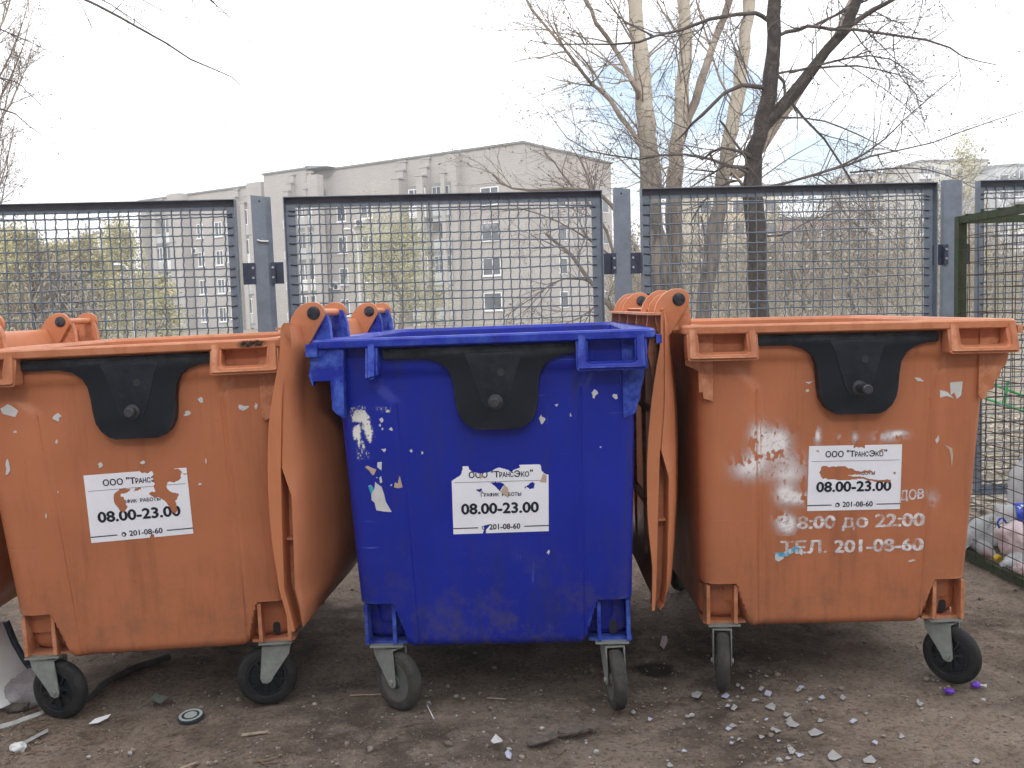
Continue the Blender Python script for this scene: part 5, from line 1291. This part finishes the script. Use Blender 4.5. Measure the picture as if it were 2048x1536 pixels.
# bare wood on the right
GW = 'bare trees of the wood on the right'
spec = [(1402, 430, 34, 'slender bare tree right of the leaning poplar'), (1585, 470, 36, 'bare tree before the pinkish block'), (1640, 400, 30, 'wide bare tree right of the elm trunk'), (1700, 440, 38, 'thin bare tree in the middle of the right panel'),
        (1745, 395, 32, 'tall bare tree with a forked top, right half of the panel'), (1800, 430, 36, 'bare tree left of the panel edge'), (1850, 410, 42, 'bare tree behind the right panel frame'), (1475, 455, 40, 'bare tree between the poplars and the elm'), (1960, 440, 48, 'bare tree beyond the green cage'), (60, 520, 30, 'dark bare tree crossing the clump at the far left')]
for k, (px, top, Yv, lb) in enumerate(spec):
    r = random.Random(100 + k); T = at(px, top, Yv); h = T.z; b = Vector((T.x + r.uniform(-.6, .6), Yv, -.4))
    trunk = [b, Vector((T.x + r.uniform(-.3, .3), Yv, h*.35)), Vector((T.x + r.uniform(-.3, .3), Yv, h*.7)), T]; lim = []
    for q in range(5):
        f = .18 + .13*q; p = Vector((T.x, Yv, h*f)); s = r.choice((-1, 1)); e = r.uniform(.8, 1.9)
        lim.append(([b.lerp(T, f + .03), p + Vector((s*e*.5, r.uniform(-.5, .5), h*.14)), p + Vector((s*e, r.uniform(-1, 1), h*.36))], .045, .014, 7))
    bare_tree('bare_tree', lb, 'tree', [(trunk, .085, .02, 9)], lim, dict(BARE, len=[1.5, .9, .5]), 100 + k, ['tree_dark' if k % 3 == 0 else 'twig_brown', 'twig_brown'], GW, 1., 500, .035, leafmat='brush_leaf')
# undergrowth that reads as one mass
rng = np.random.default_rng(9); fm = FastMesh(); lf = []
for k in range(5200):
    Yv = rng.uniform(24, 70); px = rng.uniform(1215, 2080) if k % 12 else rng.uniform(-80, 290); p = at(px, 620, Yv); z0 = rng.uniform(-.2, 2.2); L = rng.uniform(.6, 2.6)
    d = np.array([rng.normal()*.4, rng.normal()*.3, 1.]); q = np.array([p.x, Yv, z0]); P = np.array([q, q + d*L*.5 + rng.normal(size=3)*.06, q + d*L + rng.normal(size=3)*.15])
    fm.tube(P, np.array([.012, .009, .005]), 3); lf.append(P[1 + k % 2] + rng.normal(size=3)*.1)
fm.leaves(np.repeat(np.array(lf), 3, 0) + rng.normal(size=(len(lf)*3, 3))*.25, .06, rng)
tag(fm.build('undergrowth', MATS['brush_leaf'], None, False), 'brown thicket of bare brushwood behind the fence', 'undergrowth', kind='stuff')

# ------------------------------------------------------------------ things lying on the dirt
def gz(p, dz=0.): return (p[0], p[1], dz)
def wood(name, label, cat, a, b, r, mat, za=None, zb=None, bend=.0, n=6, group=None, taper=.8):
    A = Vector((a[0], a[1], r*.7 if za is None else za)); B = Vector((b[0], b[1], r*.7 if zb is None else zb)); s = (B - A).cross(Vector((0, 0, 1))).normalized()
    P = [A.lerp(B, t) + s*bend*math.sin(math.pi*t) + s*r*.3*math.sin(t*17) for t in np.linspace(0, 1, 9)]
    return tag(MB().tube(P, list(np.linspace(r, r*taper, 9)), n).build(name, MATS[mat], None, smooth=50), label, cat, group)
G = on_ground
p = G(382, 1437); jl = thing('jar_lid', 'round pale metal jar lid lying before the left container', 'lid', (p.x, p.y, .004), (R_(6), R_(-4), .4))
MB().lathe([(0, .009), (.022, .009), (.024, .0105), (.027, .0105), (.028, .009), (.039, .009), (.0405, .0095), (.0425, .008), (.043, .0), (.041, .0)], 40, 'z').build('rim', MATS['lid_dark'], jl, smooth=30)
MB().lathe([(0, .0098), (.021, .0098)], 32, 'z').build('centre_disc', MATS['lid_paint'], jl); MB().lathe([(.029, .0096), (.0385, .0096)], 40, 'z').build('painted_ring', MATS['lid_paint'], jl)
a, b = G(855, 1414), G(867, 1438); sw = thing('cotton_swab', 'white cotton swab on the dirt below the blue container', 'swab', tuple(gz(a, .004)))
d = b - a; MB().tube([(0, 0, 0), (d.x, d.y, 0)], .0016, 6).build('stick', MATS['white_plastic'], sw)
for q, nm in ((Vector((0, 0, 0)), 'tip'), (d, 'tip')): MB().tube([q - d.normalized()*.008, q - d.normalized()*.004, q + d.normalized()*.004, q + d.normalized()*.008], [.0015, .0032, .0032, .0015], 8).build(nm, MATS['paper_blue'], sw, smooth=60)
wood('stick', 'thick pale rod pointing out at the lower left corner', 'stick', G(-40, 1472), G(98, 1425), .011, 'pale_rod', bend=.01)
wood('stick', 'thin curved pale twig just above the thick rod', 'stick', G(-40, 1432), G(86, 1408), .007, 'wood_stick', bend=-.03)
wood('stick', 'short brown stick on the dirt right of the jar lid', 'stick', G(484, 1473), G(537, 1466), .006, 'wood_stick')
wood('stick', 'small brown twig at the bottom edge of the picture', 'stick', G(360, 1540), G(392, 1528), .005, 'wood_stick')
wood('stick', 'long thin twig under the left side of the blue container', 'stick', G(700, 1392), G(800, 1388), .003, 'wood_stick')
wood('stick', 'thin straw lying between the wheels of the blue container', 'stick', G(975, 1397), G(1012, 1399), .0025, 'wood_stick')
wood('hose', 'grey hose curving under the left container', 'hose', G(175, 1404), G(340, 1318), .013, 'hose_grey', bend=-.06, n=10, taper=1)
def flat(name, label, cat, pix, mat, h=.004, group=None, curl=.006, thick=.0016, seed=0):
    r = random.Random(seed + int(pix[0][0])); P = [G(x, y) for x, y in pix]; n = len(P); c = sum(P, Vector())/n
    top = [Vector((q.x, q.y, h + r.random()*curl)) - c for q in P]; mid = Vector((0, 0, h + curl*.8))
    vs = top + [mid] + [t - Vector((0, 0, thick)) for t in top] + [mid - Vector((0, 0, thick))]
    fs = [(i, (i+1) % n, n) for i in range(n)] + [(n+1+(i+1) % n, n+1+i, 2*n+1) for i in range(n)] + [(i, n+1+i, n+1+(i+1) % n, (i+1) % n) for i in range(n)]
    o = MB().add(vs, fs).build(name, MATS[mat]); o.location = c
    return tag(o, label, cat, group)
flat('plastic_knife', 'white pointed plastic sliver left of the jar lid', 'plastic scrap', [(178, 1453), (190, 1443), (222, 1433), (216, 1440), (196, 1450)], 'white_plastic')
flat('plastic_knife', 'long translucent plastic strip at the lower left corner', 'plastic scrap', [(42, 1490), (60, 1478), (96, 1460), (97, 1466), (70, 1482), (46, 1495)], 'shard_pale')
flat('bark_piece', 'flat piece of grey bark before the blue container', 'bark', [(1050, 1492), (1080, 1484), (1112, 1480), (1118, 1466), (1114, 1490), (1095, 1498), (1060, 1499)], 'bark', .01, None, .02, .004)
flat('bark_piece', 'torn strip of bark right of the flat bark piece', 'bark', [(1112, 1470), (1140, 1468), (1170, 1460), (1200, 1463), (1170, 1474), (1150, 1482), (1122, 1480)], 'bark', .008, None, .025, .004)
flat('paper_scrap', 'crumpled white paper scrap at the bottom centre', 'paper scrap', [(982, 1494), (992, 1484), (1006, 1488), (1002, 1500), (988, 1503)], 'scrap_white', .01, None, .02)
flat('paper_scrap', 'small white paper bit below the crumpled scrap', 'paper scrap', [(1010, 1514), (1016, 1509), (1024, 1513), (1021, 1522), (1013, 1521)], 'paper_blue', .006, None, .012)
flat('paper_scrap', 'pale folded leaf standing between the blue and right containers', 'leaf', [(1320, 1302), (1325, 1290), (1334, 1293), (1336, 1302), (1328, 1308)], 'bag_pink', .02, None, .03)
flat('dry_leaf', 'grey withered leaf above the jar lid', 'leaf', [(298, 1412), (312, 1402), (330, 1403), (345, 1404), (338, 1412), (322, 1422), (306, 1420)], 'leaf_grey', .012, None, .03)
flat('paper_scrap', 'white rag showing under the left container', 'paper scrap', [(222, 1320), (232, 1314), (244, 1315), (240, 1320), (228, 1324)], 'scrap_white', .02, None, .02)
for lb, (x, y), k in (('crumpled purple foil wrapper below the right wheel', (1898, 1387), 1), ('purple foil wrapper with a white twisted end', (1951, 1374), 2)):
    o = bag('foil_wrapper', lb, 'wrapper', tuple(gz(G(x, y), .008)), (.017, .012, .010), 'purple_foil', 20 + k, 'purple wrappers on the dirt')
    if k == 2:
        e = MB().tube([(.012, 0, 0), (.024, -.004, -.002), (.034, -.006, -.003)], [.003, .003, .006], 6).build('twisted_end', MATS['scrap_white'], o)
# white panel and rubbish at the left edge
def white_panel():
    root = thing('plastic_tub', 'large curved white plastic tub edge behind the left wheel', 'tub', tuple(gz(G(-30, 1395), 0)))
    base = root.location; Yv = base.y + .05
    edge = [at(x, y, Yv + .02) for x, y in ((2, 1245), (9, 1262), (20, 1290), (40, 1325), (62, 1355), (80, 1378))]
    inn = [at(x, y, Yv - .42) for x, y in ((-260, 1240), (-240, 1270), (-200, 1310), (-160, 1350), (-110, 1395), (-60, 1425))]
    vs = []; m = 8
    for a, b in zip(edge, inn):
        for k in range(m):
            t = k/(m-1); q = a.lerp(b, t); vs.append(q - base + Vector((0, -.10*math.sin(math.pi*t), 0)))
    for a, b in zip(edge, inn):
        for k in range(m):
            t = k/(m-1); q = a.lerp(b, t); vs.append(q - base + Vector((.006, .02 - .10*math.sin(math.pi*t), 0)))
    n = len(edge); fs = [(i*m+k, i*m+k+1, (i+1)*m+k+1, (i+1)*m+k) for i in range(n-1) for k in range(m-1)]
    fs += [tuple(q + n*m for q in f[::-1]) for f in fs]; fs += [(i*m, (i+1)*m, n*m+(i+1)*m, n*m+i*m) for i in range(n-1)]
    MB().add(vs, fs).build('tub_wall', MATS['white_plastic'], root, smooth=50)
    MB().tube([e - base + Vector((.012, .012, 0)) for e in edge], .012, 8).build('dark_rim', MATS['dark_edge'], root, smooth=60)
white_panel()
bag('rubbish_bag', 'crumpled grey bag lying under the white tub', 'bag', tuple(gz(G(52, 1398), .03)), (.11, .10, .055), 'bag_grey', 31, None)
bag('paper_lump', 'crumpled white lump at the lower left corner', 'paper scrap', tuple(gz(G(38, 1502), .012)), (.022, .02, .016), 'bag_white', 33, None)
bag('paper_lump', 'brown crumpled lump left of the wheel under the rod', 'paper scrap', tuple(gz(G(36, 1420), .014)), (.045, .03, .02), 'bark', 35, None)
tw = FastMesh(); rngt = np.random.default_rng(5); tips = []
kids(tw, rngt, np.array([[0, 0, 0.], [.03, 0, .05], [.04, .01, .11]]), np.array([.004, .003, .002]), .15, 0, dict(wander=.2, lift=.05, levels=2, kids=[6, 3], len=[.09, .05], rad=[.0018, .0012], rmin=.0009, angle=.9), tips, 7, .1)
tw.tube(np.array([[0, 0, -.01], [.03, 0, .05], [.04, .01, .11]]), np.array([.004, .003, .002]), 5)
o = tw.build('dead_twig', MATS['twig_dark']); o.location = gz(G(62, 1398), .0); tag(o, 'dark spiky dead twig standing before the white tub', 'twig')
# pale shards scattered on the right
GS = 'pale shards scattered on the dirt'
big = [((1392, 1391), 20, 13, 'palest square shard below the left wheel of the right container'), ((1632, 1467), 26, 15, 'large cream shard in front, pointed to the right'), ((1668, 1514), 28, 18, 'large cream shard lowest in the middle'), ((1740, 1522), 22, 16, 'broad grey shard at the bottom right of the scatter'), ((1585, 1450), 22, 13, 'grey shard with a folded corner in the scatter centre'), ((1584, 1503), 16, 14, 'white shard pair near the bottom'), ((1540, 1415), 22, 14, 'wide grey shard in the upper scatter'), ((1952, 1524), 15, 9, 'single white chip near the lower right corner')]
for (c, w, h, lb) in big:
    r = random.Random(int(c[0])); q = [(c[0] + w*.6*math.cos(a + r.uniform(-.3, .3))*r.uniform(.7, 1.15), c[1] + h*.6*math.sin(a + r.uniform(-.3, .3))*r.uniform(.7, 1.15)) for a in (0, 1.2, 2.3, 3.4, 4.7)]
    flat('shard', lb, 'shard', q, 'shard_pale', .0045, GS, .0014)
small = [(1452, 1393), (1460, 1403), (1470, 1417), (1456, 1413), (1476, 1372), (1466, 1451), (1457, 1459), (1477, 1480), (1464, 1476), (1463, 1487), (1523, 1476), (1595, 1381), (1602, 1375), (1521, 1379), (1533, 1353), (1535, 1388), (1524, 1377), (1510, 1402), (1533, 1440), (1546, 1459), (1553, 1462), (1557, 1483), (1580, 1440), (1573, 1431), (1645, 1396), (1620, 1400), (1687, 1397), (1706, 1443), (1732, 1428), (1640, 1443), (1752, 1486), (1578, 1493), (1595, 1508), (1600, 1512), (1575, 1517), (1803, 1474), (1368, 1503), (1340, 1532), (1840, 1410), (1485, 1378), (1836, 1405), (1268, 1425), (1300, 1440), (1368, 1450), (1376, 1434)]
for k, (x, y) in enumerate(small):
    r = random.Random(k); s = r.uniform(8, 18); q = [(x + s/2*math.cos(a + r.uniform(-.4, .4))*r.uniform(.6, 1.3), y + s*.33*math.sin(a + r.uniform(-.4, .4))*r.uniform(.6, 1.3)) for a in (0, 1.5, 2.8, 4.5)]
    flat('shard', 'small pale chip in the scatter on the dirt before the right container', 'shard', q, 'paper_blue' if k % 3 == 0 else 'shard_pale', .0035, GS, .0012)
# pebbles, wood chips and leaf litter
rng = np.random.default_rng(17)
def scatter(name, label, cat, n, mat, maker, region):
    V = []; F = []; b = 0
    for k in range(n):
        x, y = region(); vs, fs = maker(x, y); V += vs; F += [tuple(i + b for i in f) for f in fs]; b += len(vs)
    me = bpy.data.meshes.new(name); me.from_pydata(V, [], F); tag(link(name, me, MATS[mat]), label, cat, kind='stuff')
def near():
    return rng.uniform(-2.1, 2.5), 2.45 + 2.2*rng.random()**1.4
ico = bmesh.new(); bmesh.ops.create_icosphere(ico, subdivisions=1, radius=1); IV = np.array([v.co[:] for v in ico.verts]); IF = [tuple(v.index for v in f.verts) for f in ico.faces]; ico.free()
def peb(x, y):
    s = .0018 + .004*rng.random()**3 + .009*rng.random()**24; k = IV*s*(1 + .3*rng.normal(size=(len(IV), 1))*.5)*np.array([1, rng.uniform(.6, 1), .7]); return [tuple(p) for p in k + np.array([x, y, s*.3 - .003 + .006*rng.random()*.3])], IF
def chipm(x, y):
    L = .004 + .014*rng.random()**2.5 + .03*rng.random()**30; w = .0012 + .003*rng.random(); a = rng.random()*6.3; c, s = math.cos(a), math.sin(a); z = .002 + .004*rng.random(); t = rng.uniform(-.2, .35)
    q = [(-L, -w), (L, -w*.4), (L*.9, w), (-L*.8, w*.7)]; return [(x + c*u - s*v, y + s*u + c*v, z + t*u*.5) for u, v in q], [(0, 1, 2, 3)]
scatter('pebbles', 'small stones and grit on the dirt', 'pebbles', 5200, 'pebble', peb, near)
scatter('wood_chips', 'brown chips and plant bits on the dirt', 'wood chips', 3600, 'chip', chipm, near)
scatter('wood_chips', 'thick litter of brown bits at the left corner', 'wood chips', 700, 'chip', lambda x, y: chipm(x, y), lambda: (rng.normal(-1.62, .16), rng.normal(3.08, .2)))
scatter('pale_crumbs', 'pale crumbs and paper flecks on the dirt', 'crumbs', 260, 'shard_pale', lambda x, y: peb(x, y), lambda: (rng.uniform(-1.9, 2.2), 2.5 + .75*rng.random()))
def leafm(x, y):
    L = .02 + .03*rng.random(); a = rng.random()*6.3; c, s = math.cos(a), math.sin(a); z = .004 + .02*rng.random(); t = rng.uniform(-.5, .5); q = [(-L, 0), (0, -L*.45), (L, 0), (0, L*.45)]
    return [(x + c*u - s*v, y + s*u + c*v, z + t*u*.6 + .2*abs(v)) for u, v in q], [(0, 1, 2, 3)]
scatter('leaf_litter', 'pale dry leaves and cut grass beyond the fence', 'leaf litter', 9000, 'dry_leaf', leafm, lambda: (rng.uniform(2.0, 7.5), 4.95 + 6*rng.random()**1.5))

# ------------------------------------------------------------------ the air
hz = MB().box(-440, 440, -75, 660, -6, 60).me('haze')
hm = bpy.data.materials.new('haze'); hm.use_nodes = True; hn = hm.node_tree.nodes; hn.clear()
ho = hn.new('ShaderNodeOutputMaterial'); pv = hn.new('ShaderNodeVolumePrincipled'); pv.inputs['Density'].default_value = .0019; pv.inputs['Color'].default_value = (.96, .97, 1, 1)
hm.node_tree.links.new(pv.outputs[0], ho.inputs['Volume'])
tag(link('haze', hz, hm), kind='stuff')
